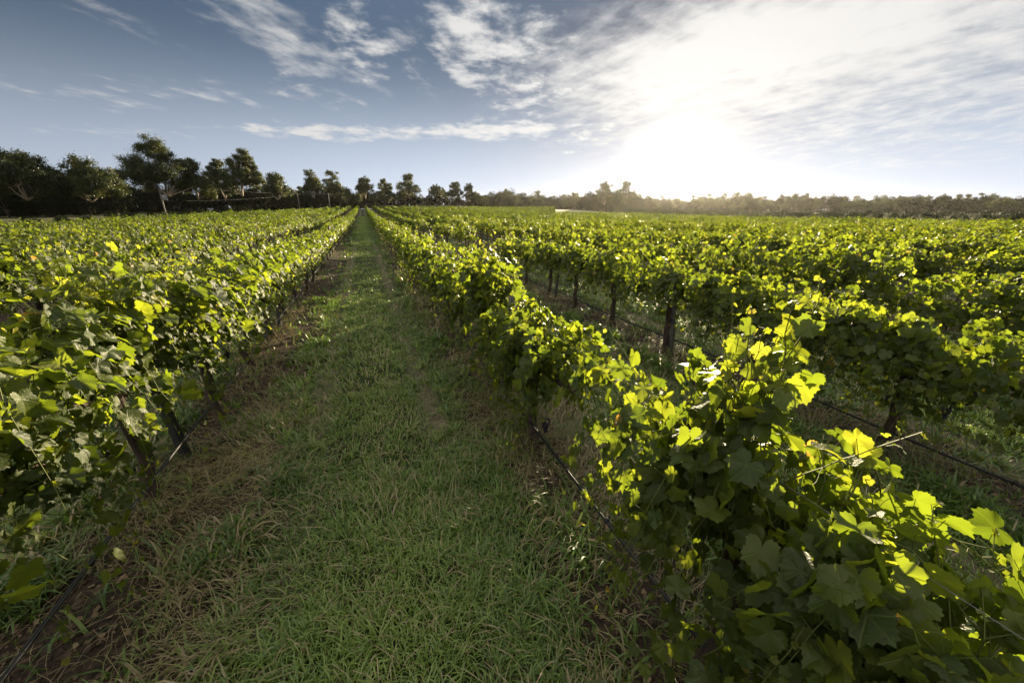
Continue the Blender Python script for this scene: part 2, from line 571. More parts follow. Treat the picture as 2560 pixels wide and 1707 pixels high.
# pale bare ground beyond the far corner of the vineyard
nxp, nyp = 40, 30
px_, py_ = np.meshgrid(np.linspace(0, 1, nxp), np.linspace(0, 1, nyp), indexing='ij')
qy = 134 + py_ * 70 + 3 * np.sin(px_ * 5)
qx = qy * (.494 + .19 * px_)
qz = ground_z(qx, qy) + .06 + .2 * vnoise(qx * .12, qy * .3, 4)
I, J = np.meshgrid(np.arange(nxp - 1), np.arange(nyp - 1), indexing='ij')
q = np.stack([I * nyp + J, (I + 1) * nyp + J, (I + 1) * nyp + J + 1, I * nyp + J + 1], -1).reshape(-1, 4)
tag(link('dirt_track', mesh_np('dirt_track', np.stack([qx, qy, qz], -1).reshape(-1, 3), q, None, [pale_ground()])), kind='structure')

# ------------------------------------------------------------------ leaf templates
def grape_outline(n, serr):
    ang = np.array([-90, -68, -50, -28, -4, 18, 40, 62, 90])
    rad = np.array([.10, .52, .64, .74, .62, .78, .93, .80, 1.08])
    if n < 20:
        ang = np.array([-90, -58, -28, -2, 40, 64, 90])
        rad = np.array([.12, .60, .76, .66, .94, .80, 1.08])
        a = ang[:-1]
        r_ = rad[:-1]
        full_a = np.concatenate([a, [90], (180 - a[::-1])[:-1]])
        full_r = np.concatenate([r_, [1.08], (r_[::-1])[:-1]])
        return np.radians(full_a), full_r
    a = np.linspace(-90, 270, n, endpoint=False)
    am = np.where(a > 90, 180 - a, a)
    r_ = np.interp(am, ang, rad)
    r_ = r_ * (1 + serr * np.where(np.arange(n) % 2 == 0, 1, -1) * (am > -75))
    return np.radians(a), r_


def leaf_template(kind, variant):
    rs = np.random.RandomState(100 + variant)
    fold, cup, wav, wp, curl = rs.uniform(-.05, .50), rs.uniform(-.2, .32), rs.uniform(.05, .19), rs.uniform(0, 6), rs.uniform(.0, .55)
    if kind == 'hero':
        a, r_ = grape_outline(44, .055)
        rings = (.5, 1.0)
    elif kind == 'near':
        a, r_ = grape_outline(12, 0)
        rings = (1.0,)
    elif kind == 'mid':
        a = np.radians([-90, -35, 35, 90, 145, 215])
        r_ = np.array([.2, .78, .86, 1.05, .86, .78])
        rings = (1.0,)
    else:
        V = np.array([[0, -.5, 0], [.75, .1, .12], [0, 1.05, -.1], [-.75, .1, .12]])
        return V, np.array([[0, 1, 2], [0, 2, 3]]), V * [1, 1, 0]
    n = len(a)
    pts = [np.zeros((1, 3))]
    for k in rings:
        x, y = r_ * np.cos(a) * k, r_ * np.sin(a) * k
        rr = np.hypot(x, y)
        z = fold * np.abs(x) - cup * rr ** 2 + wav * rr ** 2 * np.sin(a * 5 + wp) - curl * np.maximum(y, 0) ** 2 * .6
        pts.append(np.stack([x, y, z], -1))
    V = np.concatenate(pts)
    k = np.arange(n)
    F = [np.stack([np.zeros(n, int), 1 + k, 1 + (k + 1) % n], -1)]
    if len(rings) == 2:
        i0, i1 = 1 + k, 1 + (k + 1) % n
        F += [np.stack([i0, i0 + n, i1 + n], -1), np.stack([i0, i1 + n, i1], -1)]
    uv = V.copy()
    uv[:, 2] = 0
    return V, np.concatenate(F), uv


TPL = {k: [leaf_template(k, v) for v in range(6)] for k in ('hero', 'near', 'mid', 'far')}


def place_leaves(acc, kind, pos, T, N, size, rnd, rs, mi=0):
    n = len(pos)
    if n == 0:
        return
    N = norm(N)
    T = norm(T - N * np.sum(T * N, -1, keepdims=True))
    X = np.cross(T, N)
    which = rs.randint(0, 6 if kind != 'far' else 1, n)
    for v in range(6):
        s = which == v
        if not s.any():
            continue
        tv, tf, tuv = TPL[kind][v]
        M = np.stack([X[s], T[s], N[s]], 1)
        sq = size[s][:, None] * np.stack([rs.uniform(.84, 1.14, s.sum()), rs.uniform(.9, 1.1, s.sum()), rs.uniform(.5, 1.5, s.sum())], -1)
        flip = np.where(rs.rand(s.sum()) < .5, 1, -1)[:, None, None]
        tvv = tv[None] * np.concatenate([np.ones_like(flip), np.ones_like(flip), np.ones_like(flip)], -1)
        P = pos[s][:, None] + np.einsum('nvk,nkj->nvj', tvv * sq[:, None], M)
        A = np.broadcast_to(tuv[None], P.shape).copy()
        A[:, :, 2] = rnd[s][:, None]
        A[:, :, 1] += 0.0
        F = (tf[None] + len(tv) * np.arange(s.sum())[:, None, None]).reshape(-1, 3)
        acc.add(P.reshape(-1, 3), F, A.reshape(-1, 3), mi)


# ------------------------------------------------------------------ grapevines
CORDON = 1.02


def vine_parts(seed, lod, nshoot, tall=0, low=.2, step=.062, lsize=1.0, spread=.8, lean=0.0, tallx=.22, drop=.55, vh=None):
    """one vine: returns trunk, foliage, shoot, bunch meshes"""
    rs = np.random.RandomState(seed)
    wood, fol, sho, bun = Acc(), Acc(), Acc(), None
    # trunk and two cordon arms
    k = 9 if lod in ('hero', 'near') else 4
    zz = np.linspace(-.12, CORDON - .04, k)
    bx, by = rs.uniform(-.10, .10), rs.uniform(-.14, .14)
    tx = bx * np.sin(zz * 2.6) + rs.normal(0, .012, k)
    ty = by * np.sin(zz * 2.2 + .5) + rs.normal(0, .014, k)
    rr = .036 + .028 * np.exp(-np.maximum(zz, 0) * 9) + rs.uniform(0, .010, k) + .006
    sides = {'hero': 12, 'near': 8, 'mid': 5, 'far': 4}[lod]
    V, F = tube(np.stack([tx, ty, zz], -1), rr, sides)
    wood.add(V, F)
    for sgn in (-1, 1):
        kk = 8 if lod in ('hero', 'near') else 4
        t = np.linspace(0, 1, kk)
        P = np.stack([tx[-1] * (1 - t) + rs.normal(0, .012, kk) * t, ty[-1] + sgn * t * .80, CORDON - .12 + .14 * np.minimum(1, t * 3.0) + rs.normal(0, .010, kk)], -1)
        V, F = tube(P, np.linspace(.032, .018, kk) + rs.uniform(0, .006, kk), max(4, sides - 2))
        wood.add(V, F)
    vh = vh or rs.uniform(.78, 1.2)
    # shoots with their leaves
    Lp, LT, LN, Ls, Lr = [], [], [], [], []
    SA, SB, SR = [], [], []
    PA, PB = [], []
    for i in range(nshoot):
        y0 = rs.uniform(-.8, .8)
        s = 1 if rs.rand() < .5 else -1
        c = rs.rand()
        if i < tall:
            y0 = rs.normal(.45 if tallx > .4 else 0, .09 if tallx < .1 else .35)
            top, L = rs.uniform(.62, 1.0), rs.uniform(.8, 1.1)
            n = int(L / step)
            u = np.linspace(0, 1, n)
            x = s * rs.uniform(.0, tallx) * u ** 1.6
            z = CORDON + top * u ** .9
            dyy = rs.normal(0, .10) * u
            st = 'up'
        elif c < .22:
            n = int(rs.uniform(.45, .75) / step)
            u = np.linspace(0, 1, n)
            x = s * rs.uniform(.05, .3) * u ** 1.3
            z = CORDON + rs.uniform(.34, .78) * vh * u ** .9
            dyy = rs.normal(0, .25) * u
            st = 'up'
        elif c < .22 + low:
            L = rs.uniform(.5, .8)
            n = int(L / step)
            u = np.linspace(0, 1, n)
            x = s * (.08 + rs.uniform(.18, .42) * np.sin(u * 1.5))
            z = CORDON + rs.uniform(.03, .16) * np.sin(u * PI) - rs.uniform(.22, drop) * u ** 1.6
            dyy = rs.normal(0, .3) * u
            st = 'low'
        else:
            L = rs.uniform(.8, 1.25)
            n = int(L / step)
            u = np.linspace(0, 1, n)
            x = s * (rs.uniform(.24, .68) * u ** 1.1)
            ap = rs.uniform(.26, .56) * vh
            dr = rs.uniform(.3, 1.1)
            z = CORDON + ap * np.sin(np.minimum(u * 1.7, 1) * PI / 2) - dr * np.maximum(u - .45, 0) ** 1.5 * 1.9
            dyy = rs.normal(0, .32) * u
            st = 'arch'
        x = x + lean * u
        P = np.stack([x, y0 + dyy, z], -1)
        P += np.cumsum(rs.normal(0, .008, P.shape), 0)
        P[:, 2] = np.maximum(P[:, 2], .06)
        rad = np.linspace(.0045, .0016, n)
        SA.append(P[:-1]); SB.append(P[1:]); SR.append(np.stack([rad[:-1], rad[1:]], -1))
        # leaf at each node
        tip = np.clip((1 - u) * n / 4.0, 0.28, 1.0)
        for rep in range(2 if st != 'up' and lod in ('hero', 'near') else 1):
            side = np.where((np.arange(n) + rep) % 2 == 0, 1, -1)[:, None]
            tang = norm(np.gradient(P, axis=0))
            outv = np.stack([np.where(np.abs(P[:, 0]) > .1, np.sign(P[:, 0]), s) * np.ones(n), np.zeros(n), np.full(n, .35)], -1)
            upn = np.clip((P[:, 2] - CORDON - .12) / .35, 0, 1)[:, None]
            N = outv * (1 - .5 * upn) + np.array([[0, 0, 1.]]) * (upn * .6) + rs.normal(0, .52, (n, 3))
            pet = norm(outv * .6 + np.cross(tang, outv) * side * .8 + rs.normal(0, .45, (n, 3)) + [0, 0, .25]) * (rs.uniform(.04, .11, (n, 1)) * tip[:, None])
            lp = P + pet
            T = outv * .45 + np.array([[0, 0, -.9]]) + rs.normal(0, .45, (n, 3)) + pet * 3
            sz = rs.uniform(.040, .080, n) * tip * lsize
            base = rs.beta(2.2, 2.4, n) * .70
            rnd = np.clip(base + (1 - tip) * .35 + rs.uniform(0, .05) + .12 * (st == 'up'), 0, .95)
            odd = rs.rand(n)
            rnd = np.where(odd < .005, rs.uniform(.955, 1.0, n), rnd)
            keep = rs.rand(n) < (.96 if rep == 0 else .72)
            Lp.append(lp[keep]); LT.append(T[keep]); LN.append(N[keep]); Ls.append(sz[keep]); Lr.append(rnd[keep])
            PA.append(P[keep]); PB.append(lp[keep])
        if lod == 'hero' and st != 'low':
            # tendrils near the tip
            for q in range(3):
                b0 = P[rs.randint(max(1, n - 8), n)]
                tt = np.linspace(0, 1, 9)
                dirv = norm(rs.normal(0, 1, 3) * [1, 1, .5] + [0, 0, .6])
                side_v = norm(np.cross(dirv, rs.normal(0, 1, 3)))
                cur = b0 + dirv * (tt[:, None] * rs.uniform(.06, .14)) + side_v * (np.sin(tt * rs.uniform(2, 6)) * .028 * tt)[:, None]
                SA.append(cur[:-1]); SB.append(cur[1:]); SR.append(np.full((8, 2), .0010))
    pos = np.concatenate(Lp)
    place_leaves(fol, lod, pos, np.concatenate(LT), np.concatenate(LN), np.concatenate(Ls), np.concatenate(Lr), rs)
    SA, SB, SR = np.concatenate(SA), np.concatenate(SB), np.concatenate(SR)
    if lod in ('hero', 'near'):
        V, F = prisms(SA, SB, SR[:, 0], SR[:, 1])
        fol.add(V, F, mi=1)
        if lod == 'hero':
            V, F = prisms(np.concatenate(PA), np.concatenate(PB), .0016, .0012)
            fol.add(V, F, mi=1)
    res = {'trunk': wood.mesh('vine_trunk', [M_VBARK]), 'foliage': fol.mesh('vine_foliage', [M_LEAF if lod in ('hero', 'near') else M_LEAF_FAR, M_SHOOT])}
    if lod in ('hero', 'near'):
        bun = []
        for b in range(rs.randint(1, 4)):
            ac = Acc()
            c0 = np.array([rs.choice([-1, 1]) * rs.uniform(.08, .22), rs.uniform(-.6, .6), rs.uniform(.74, .9)])
            nb = 42 if lod == 'hero' else 22
            for g in range(nb):
                tt = rs.rand() ** .8
                rad = .045 * (1 - tt) + .008
                a = rs.uniform(0, 2 * PI)
                p = c0 + [rad * math.cos(a) * rs.uniform(.5, 1), rad * math.sin(a) * rs.uniform(.5, 1), -tt * .15]
                V, F = ico(p, .0105)
                ac.add(V, F)
            V, F = tube(np.array([c0 + [0, 0, .10], c0 + [0, 0, .02], c0 - [0, 0, .1]]), .002, 4)
            ac.add(V, F)
            bun.append(ac.mesh('grape_bunch', [M_GRAPE]))
        res['bunches'] = bun
    return res


_t = (1 + 5 ** .5) / 2
ICO_V = norm(np.array([[-1, _t, 0], [1, _t, 0], [-1, -_t, 0], [1, -_t, 0], [0, -1, _t], [0, 1, _t], [0, -1, -_t], [0, 1, -_t], [_t, 0, -1], [_t, 0, 1], [-_t, 0, -1], [-_t, 0, 1]]))
ICO_F = np.array([[0, 11, 5], [0, 5, 1], [0, 1, 7], [0, 7, 10], [0, 10, 11], [1, 5, 9], [5, 11, 4], [11, 10, 2], [10, 7, 6], [7, 1, 8], [3, 9, 4], [3, 4, 2], [3, 2, 6], [3, 6, 8], [3, 8, 9], [4, 9, 5], [2, 4, 11], [6, 2, 10], [8, 6, 7], [9, 8, 1]])


def ico(c, r):
    return ICO_V * r + c, ICO_F


ONES = ' first second third fourth fifth sixth seventh eighth ninth tenth eleventh twelfth thirteenth fourteenth fifteenth sixteenth seventeenth eighteenth nineteenth'.split(' ')
TENS = {20: 'twentieth', 30: 'thirtieth', 40: 'fortieth', 50: 'fiftieth', 60: 'sixtieth', 70: 'seventieth', 80: 'eightieth'}
TEN_ = {20: 'twenty', 30: 'thirty', 40: 'forty', 50: 'fifty', 60: 'sixty', 70: 'seventy', 80: 'eighty'}


def nth(n):
    if n < 20:
        return ONES[n]
    t, o = n // 10 * 10, n % 10
    return TENS[t] if o == 0 else TEN_[t] + '-' + ONES[o]


def row_words(k):
    return ('%s row left of the grass lane' % nth(-k)) if k < 0 else ('%s row right of the grass lane' % nth(k + 1))


SPACING = 1.6
def vine_offset(k):
    return {-1: 3.40 - 1.6 * 3, 0: 1.55 - 1.6 * 2, 1: 1.85 - 1.6 * 2}.get(k, -1.4 + 1.6 * ((k * .37) % 1))


def cam_depth(x, y, z=1.0):
    Rr = x * CC_ - y * SC_
    F = x * SC_ + y * CC_
    zc = F * CT - (z - CAM_H) * ST
    return Rr, F, zc


def in_view(x, y, margin=1.2):
    Rr, F, zc = cam_depth(x, y)
    return zc > -.2 and abs(Rr) < (zc + .8) * 1.36 + margin


spots = []
rows = range(-8, 31)
for k in rows:
    x = row_x(k)
    if x < FIELD_L or x > FIELD_R - 1:
        continue
    y = vine_offset(k)
    j = 0
    far_end = FIELD_FAR if x > -3 else 208 - (-3 - x) * 5
    while y < far_end:
        if in_view(x, y) and not (y > 128 and x > .484 * y + 1) and not (k == 1 and y > 14 and vnoise(y * .31, 0, 3) > .66):
            rr_ = math.hypot(x, y)
            spots.append((rr_, k, x, y))
        y += SPACING
spots.sort()
near, rest = spots[:298], spots[298:]
counts = {}
byrow = {}
for q in sorted(near, key=lambda q: q[3]):
    byrow.setdefault(q[1], []).append(q)
ordinal = {(q[1], q[3]): i + 1 for kk in byrow for i, q in enumerate(byrow[kk])}

LOOK = {'hero': 'leafy grapevine with big backlit leaves'}
protos = {}


def proto(kind, i):
    if (kind, i) not in protos:
        if kind == 'heroL':
            protos[(kind, i)] = vine_parts(25 + i, 'hero', 100, lsize=.9, low=(.40, .50, .44, .52)[i % 4], tall=0, step=.060, drop=1.0, vh=.74)
        if kind == 'nearL':
            protos[(kind, i)] = vine_parts(84 + i, 'near', 66, low=(.40, .46, .36)[i % 3], tall=(2, 0, 7)[i % 3], step=.066, drop=.85)
        if kind == 'nearT':
            protos[(kind, i)] = vine_parts(150 + i, 'near', 70, low=.26, tall=(7, 4, 9)[i % 3], step=.064, drop=.6, vh=(1.2, 1.05, 1.25)[i % 3])
        if kind == 'heroT':
            protos[(kind, i)] = vine_parts(140 + i, 'hero', 92, low=.34, tall=14, tallx=.30, step=.060, drop=.55, vh=1.15)
        if kind in ('heroL', 'nearL', 'heroT', 'nearT'):
            pass
        elif kind == 'hero':
            protos[(kind, i)] = vine_parts(10 + i, 'hero', 66, low=(.12, .2, .14, .22, .16, .12, .18)[i % 7], tall=(0, 3, 0, 0, 5, 0, 2)[i % 7], step=.060)
        elif kind == 'tall':
            protos[(kind, i)] = vine_parts(40 + i, 'hero', 76, low=(.34, .34, .44)[i % 3], tall=(13, 24, 36)[i % 3], step=.058, drop=(1.0, .9, .75)[i % 3], vh=(.76, 1.0, 1.2)[i % 3], tallx=(.07, .22, .42)[i % 3])
        elif kind == 'near':
            protos[(kind, i)] = vine_parts(70 + i, 'near', 62, low=.2, tall=(0, 2, 7, 0, 3, 5)[i % 6], step=.064, lsize=1.0)
        else:
            protos[(kind, i)] = vine_parts(90 + i, 'mid', 62, tall=(0, 2, 5, 0, 3, 1)[i % 6], step=.072, lsize=1.12)
    return protos[(kind, i)]


rs0 = np.random.RandomState(5)
TALL_AT = {(0, 0): [1.0, 5.3], (-1, 0): [4.1]}
for n_, (d_, k, x, y) in enumerate(near):
    if d_ < 6.5:
        kind, nv = 'hero', 7
    elif d_ < 16:
        kind, nv = 'near', 6
    else:
        kind, nv = 'mid', 6
    vi = rs0.randint(0, nv)
    flip = rs0.rand() < .5
    tall = False
    if kind == 'hero':
        if (k == 0 and (abs(y - 1.55) < .3 or abs(y - 4.9) < .9)) or (k == -1 and 1.5 < y < 4.5):
            kind, vi, tall = 'tall', {0: (0 if y < 3 else 1), -1: 2}[k], True
            flip = False
    base_kind = kind
    if k == 0 and kind == 'hero':
        pr = proto('heroL', vi % 4)
    elif k == -1 and kind == 'hero' and y < 1.0:
        pr = proto('heroL', vi % 4)
    elif k == -1 and kind == 'hero' and 1.0 < y < 8:
        pr = proto('heroT', vi % 2)
    elif k == 1 and kind == 'hero':
        pr = proto('heroL', vi % 4)
    elif k == -1 and kind == 'near':
        pr = proto('nearT', vi % 3)
    elif k in (0, 1, 2) and kind == 'near':
        pr = proto('nearL', vi % 3)
    else:
        pr = proto(kind, vi)
    gz = float(ground_z(x, y))
    sc_ = rs0.uniform(.93, 1.07)
    yy = y - (.55 if tall and k == 0 and y < 3 else 0)
    root = empty('grapevine', (x, yy, gz), PI * flip + rs0.normal(0, .04), (sc_, 1.0, sc_ * rs0.uniform(.96, 1.05)))
    lab = {'tall': 'tall grapevine with upright shoots above its neighbours', 'hero': 'leafy grapevine with big backlit leaves',
           'near': 'bushy green grapevine', 'mid': 'distant green grapevine'}[kind]
    pos_w = 'foremost' if ordinal[(k, y)] == 1 else nth(ordinal[(k, y)]) + ' along'
    rw = row_words(k)
    lab = '%s, %s in the %s' % (lab, pos_w, rw)
    if len(lab.split()) > 16:
        lab = lab.replace('leafy grapevine with big backlit leaves', 'big-leaved grapevine').replace('tall grapevine with upright shoots above its neighbours', 'tall grapevine with upright shoots')
    tag(root, lab, 'grapevine', 'grapevines in trellised rows')
    link('trunk', pr['trunk'], root)
    link('foliage', pr['foliage'], root)
    if 'bunches' in pr:
        for b in pr['bunches']:
            link('grape_bunch', b, root)

# everything farther off: one mass of vines
def mass_templates(nvar, nleaf, lsize, kind, seed):
    res = []
    for v in range(nvar):
        rs = np.random.RandomState(seed + v)
        nsh = max(6, nleaf // 9)
        pos, NN, TT, SS, RR = [], [], [], [], []
        hump = rs.uniform(.62, 1.35)
        for i in range(nsh):
            y0 = rs.uniform(-.8, .8)
            s = rs.choice([-1, 1])
            u = np.linspace(.1, 1, 9)
            if rs.rand() < .2:
                P = np.stack([s * .2 * u, y0 + rs.normal(0, .2) * u, CORDON + rs.uniform(.35, .75) * u * hump], -1)
            else:
                P = np.stack([s * rs.uniform(.28, .58) * u, y0 + rs.normal(0, .3) * u, CORDON + hump * rs.uniform(.28, .5) * np.sin(np.minimum(u * 1.7, 1) * PI / 2) - rs.uniform(.2, .8) * np.maximum(u - .4, 0) ** 1.4 * 1.9], -1)
            P += rs.normal(0, .05, P.shape)
            n = len(P)
            outv = np.stack([np.full(n, s), np.zeros(n), np.full(n, .4)], -1)
            upn = np.clip((P[:, 2] - CORDON - .1) / .35, 0, 1)[:, None]
            pos.append(P); NN.append(outv * (1 - .6 * upn) + np.array([[0, 0, .9]]) * upn + rs.normal(0, .5, (n, 3)))
            TT.append(np.array([[0, 0, -1.]]) + rs.normal(0, .5, (n, 3)))
            SS.append(rs.uniform(.7, 1.2, n) * lsize)
            RR.append(np.clip(rs.beta(2.0, 2.6, n) * .66, 0, .94))
        ac = Acc()
        place_leaves(ac, kind, np.concatenate(pos), np.concatenate(TT), np.concatenate(NN), np.concatenate(SS), np.concatenate(RR), rs)
        # dim lower body: the trunk
        V, F = prisms(np.array([[0, 0, -.1]]), np.array([[0, 0, CORDON + .1]]), .05, .035)
        ac.add(V, F, [[0, 0, 0]], 1)
        res.append((np.concatenate(ac.V), np.concatenate(ac.F), np.concatenate(ac.A), np.concatenate(ac.M)))
    return res


mt_a = mass_templates(8, 680, .098, 'mid', 300)
mt_b = mass_templates(8, 300, .14, 'far', 320)
mt_c = mass_templates(8, 140, .20, 'far', 340)
mass = Acc()
rs1 = np.random.RandomState(8)
for (d_, k, x, y) in rest:
    mt = mt_a if d_ < 62 else mt_b if d_ < 110 else mt_c
    V, F, A, M_ = mt[rs1.randint(8)]
    f = rs1.choice([-1, 1])
    g = rs1.choice([-1, 1])
    hs = rs1.uniform(.88, 1.1)
    A = A + [0, 0, rs1.normal(0, .09)]
    W = V * [f, g, hs] + [x + rs1.normal(0, .05), y, float(ground_z(x, y))]
    mass.V.append(W); mass.F.append(F + mass.n); mass.A.append(A); mass.M.append(M_)
    mass.n += len(W)
tag(link('distant_vines', mass.mesh('distant_vines', [M_LEAF_FAR, M_VBARK])), 'far rows of green vines merging into one sheet below the treeline', 'vines', kind='stuff')

# ------------------------------------------------------------------ trellis posts, pipes and wires
def post_mesh(kind, seed):
    rs = np.random.RandomState(seed)
    ac = Acc()
    if kind == 'steel':
        # a T-section star picket with a row of punched holes (small pale plugs)
        for (w_, t_) in ((.075, .022), (.022, .055)):
            z0, z1 = -.3, 1.55
            X = np.array([[-w_ / 2, -t_ / 2], [w_ / 2, -t_ / 2], [w_ / 2, t_ / 2], [-w_ / 2, t_ / 2]]) + [0, (t_ / 2 + .009) if w_ < .05 else 0]
            V = np.concatenate([np.c_[X, np.full(4, z0)], np.c_[X, np.full(4, z1)]])
            ac.add(V, [[0, 1, 5, 4], [1, 2, 6, 5], [2, 3, 7, 6], [3, 0, 4, 7], [4, 5, 6, 7]])
        for z in np.arange(.12, 1.8, .12):
            V, F = ico(np.array([0, -.0115, z]), .006)
            ac.add(V * [1, 1, 1], F, mi=1)
        return ac.mesh('steel_post', [M_STEEL, M_WIRE], smooth=False)
    zz = np.linspace(-.3, 1.54, 7)
    P = np.stack([rs.normal(0, .004, 7), rs.normal(0, .004, 7), zz], -1)
    V, F = tube(P, .036 + rs.uniform(0, .004, 7), 10)
    ac.add(V, F)
    return ac.mesh('timber_post', [M_POST])


post_m = [post_mesh('steel', 1), post_mesh('timber', 2), post_mesh('timber', 3)]
rs2 = np.random.RandomState(12)
pord = {}
pspots = []
for k in rows:
    x = row_x(k)
    if x < FIELD_L or x > FIELD_R - 1:
        continue
    for q in range(0, 46):
        y = 4.1 + 4.8 * q + (.6 if k == 1 else 0)
        if in_view(x, y, .3) and y < FIELD_FAR - 5:
            pspots.append((math.hypot(x, y), k, x, y))
pspots.sort()
for d_, k, x, y in sorted(pspots[:210], key=lambda q: q[3]):
    pord[k] = pord.get(k, 0) + 1
    steel = (k == -1)
    mi_ = 0 if steel else rs2.randint(1, 3)
    o = link('trellis_post', post_m[mi_])
    o.location = (x + rs2.normal(0, .02), y + rs2.normal(0, .1), float(ground_z(x, y)) + (rs2.uniform(-.12, .10)) - (.12 if k > 0 else 0))
    o.rotation_euler = (rs2.normal(0, .035), rs2.normal(0, .04), rs2.uniform(0, .5) if not steel else -.5)
    what = 'dark punched steel post' if steel else 'round grey timber post'
    ps = 'nearest' if pord[k] == 1 else nth(pord[k])
    tag(o, '%s, %s in the %s' % (what, ps, row_words(k)), 'post', 'trellis posts along the vine rows')


def line_mesh(name, x, z, r_, y0, y1, sag, mats, sides=6, seed=0, clips=False, x2=None):
    rs = np.random.RandomState(seed)
    ac = Acc()
    ys = np.concatenate([np.arange(y0, min(y1, 30), .4), np.arange(min(y1, 30), y1, 3.0)])
    P = np.stack([x + .012 * (vnoise(ys * .8, ys * 0, seed) - .5), ys, ground_z(np.full_like(ys, x), ys) + z - sag * (.5 - .5 * np.cos(2 * PI * (ys - 4.1) / 4.8))], -1)
    V, F = tube(P, r_, sides)
    ac.add(V, F)
    if x2 is not None:
        Q = P + [x2, 0, .018]
        V, F = tube(Q, .0022, 4)
        ac.add(V, F, mi=1)
    if clips:
        for yy in np.arange(y0 + .3, min(y1, 14), .8):
            zc = float(np.interp(yy, ys, P[:, 2]))
            V, F = tube(np.array([[x + .004, yy - .012, zc + .006], [x + .004, yy + .012, zc + .006]]), r_ + .006, 8)
            ac.add(V, F)
    return ac.mesh(name, mats)


for k in range(-7, 12):
    x = row_x(k)
    end = min(FIELD_FAR - 8, 60 + 10 * max(0, 6 - abs(k)))
    y0 = -2.5 if -3 < k < 4 else max(-2.5, 0)
    tag(link('irrigation_pipe', line_mesh('irrigation_pipe', x + (.05 if k < 0 else -.05), .33, .012, y0, end, .03, [M_PIPE, M_WIRE], 8, k + 20, abs(k) < 3, .02)),
        'black drip irrigation pipe hung low along the %s' % row_words(k), 'pipe', 'drip pipes under the vine rows')
    tag(link('trellis_wire', line_mesh('trellis_wire', x, CORDON + .36, .0016, y0, end, .01, [M_WIRE], 4, k + 60)),
        'thin foliage wire strung between posts of the %s' % row_words(k), 'wire', 'wires strung along the vine rows')

# ------------------------------------------------------------------ grass, weeds and straw
def blades(P, h, wd, az_, bend, rnd, lay=None):
    """curved tapering blades: five triangles each"""
    n = len(P)
    dirv = np.stack([np.cos(az_), np.sin(az_), np.zeros(n)], -1)
    side = np.stack([-np.sin(az_), np.cos(az_), np.zeros(n)], -1)
    lv = []
    for t, wk in ((0, 1.0), (.4, .95), (.75, .62)):
        c = P + dirv * (bend * h * t ** 1.8)[:, None] + np.array([0, 0, 1.]) * (h * (t - .42 * bend * t ** 2))[:, None]
        lv += [c - side * (wd * wk / 2)[:, None], c + side * (wd * wk / 2)[:, None]]
    tip = P + dirv * (bend * h)[:, None] + np.array([0, 0, 1.]) * (h * (1 - .62 * bend))[:, None]
    lv.append(tip)
    V = np.stack(lv, 1)
    f = np.array([[0, 1, 3], [0, 3, 2], [2, 3, 5], [2, 5, 4], [4, 5, 6]])
    F = (f[None] + 7 * np.arange(n)[:, None, None]).reshape(-1, 3)
    A = np.zeros((n, 7, 3))
    A[:, :, 1] = np.array([0, 0, .4, .4, .75, .75, 1])
    A[:, :, 2] = rnd[:, None]
    return V.reshape(-1, 3), F, A.reshape(-1, 3)


def scatter(n, rmin, rmax, seed, xlim=None):
    rs = np.random.RandomState(seed)
    a = rs.uniform(-R(72 if rmax < 8 else 58), R(72 if rmax < 8 else 58), n) + YAW
    r_ = np.sqrt(rs.uniform(rmin ** 2, rmax ** 2, n))
    x, y = r_ * np.sin(a), r_ * np.cos(a)
    if xlim:
        s = (x > xlim[0]) & (x < xlim[1])
        x, y = x[s], y[s]
    s = (x > FIELD_L) & (x < FIELD_R) & (y > -2)
    return x[s], y[s], rs


def rowdist(x):
    u = (x - ROW0) % ROWD
    return np.minimum(u, ROWD - u + .35 * sstep((ROWD - u) / .3))


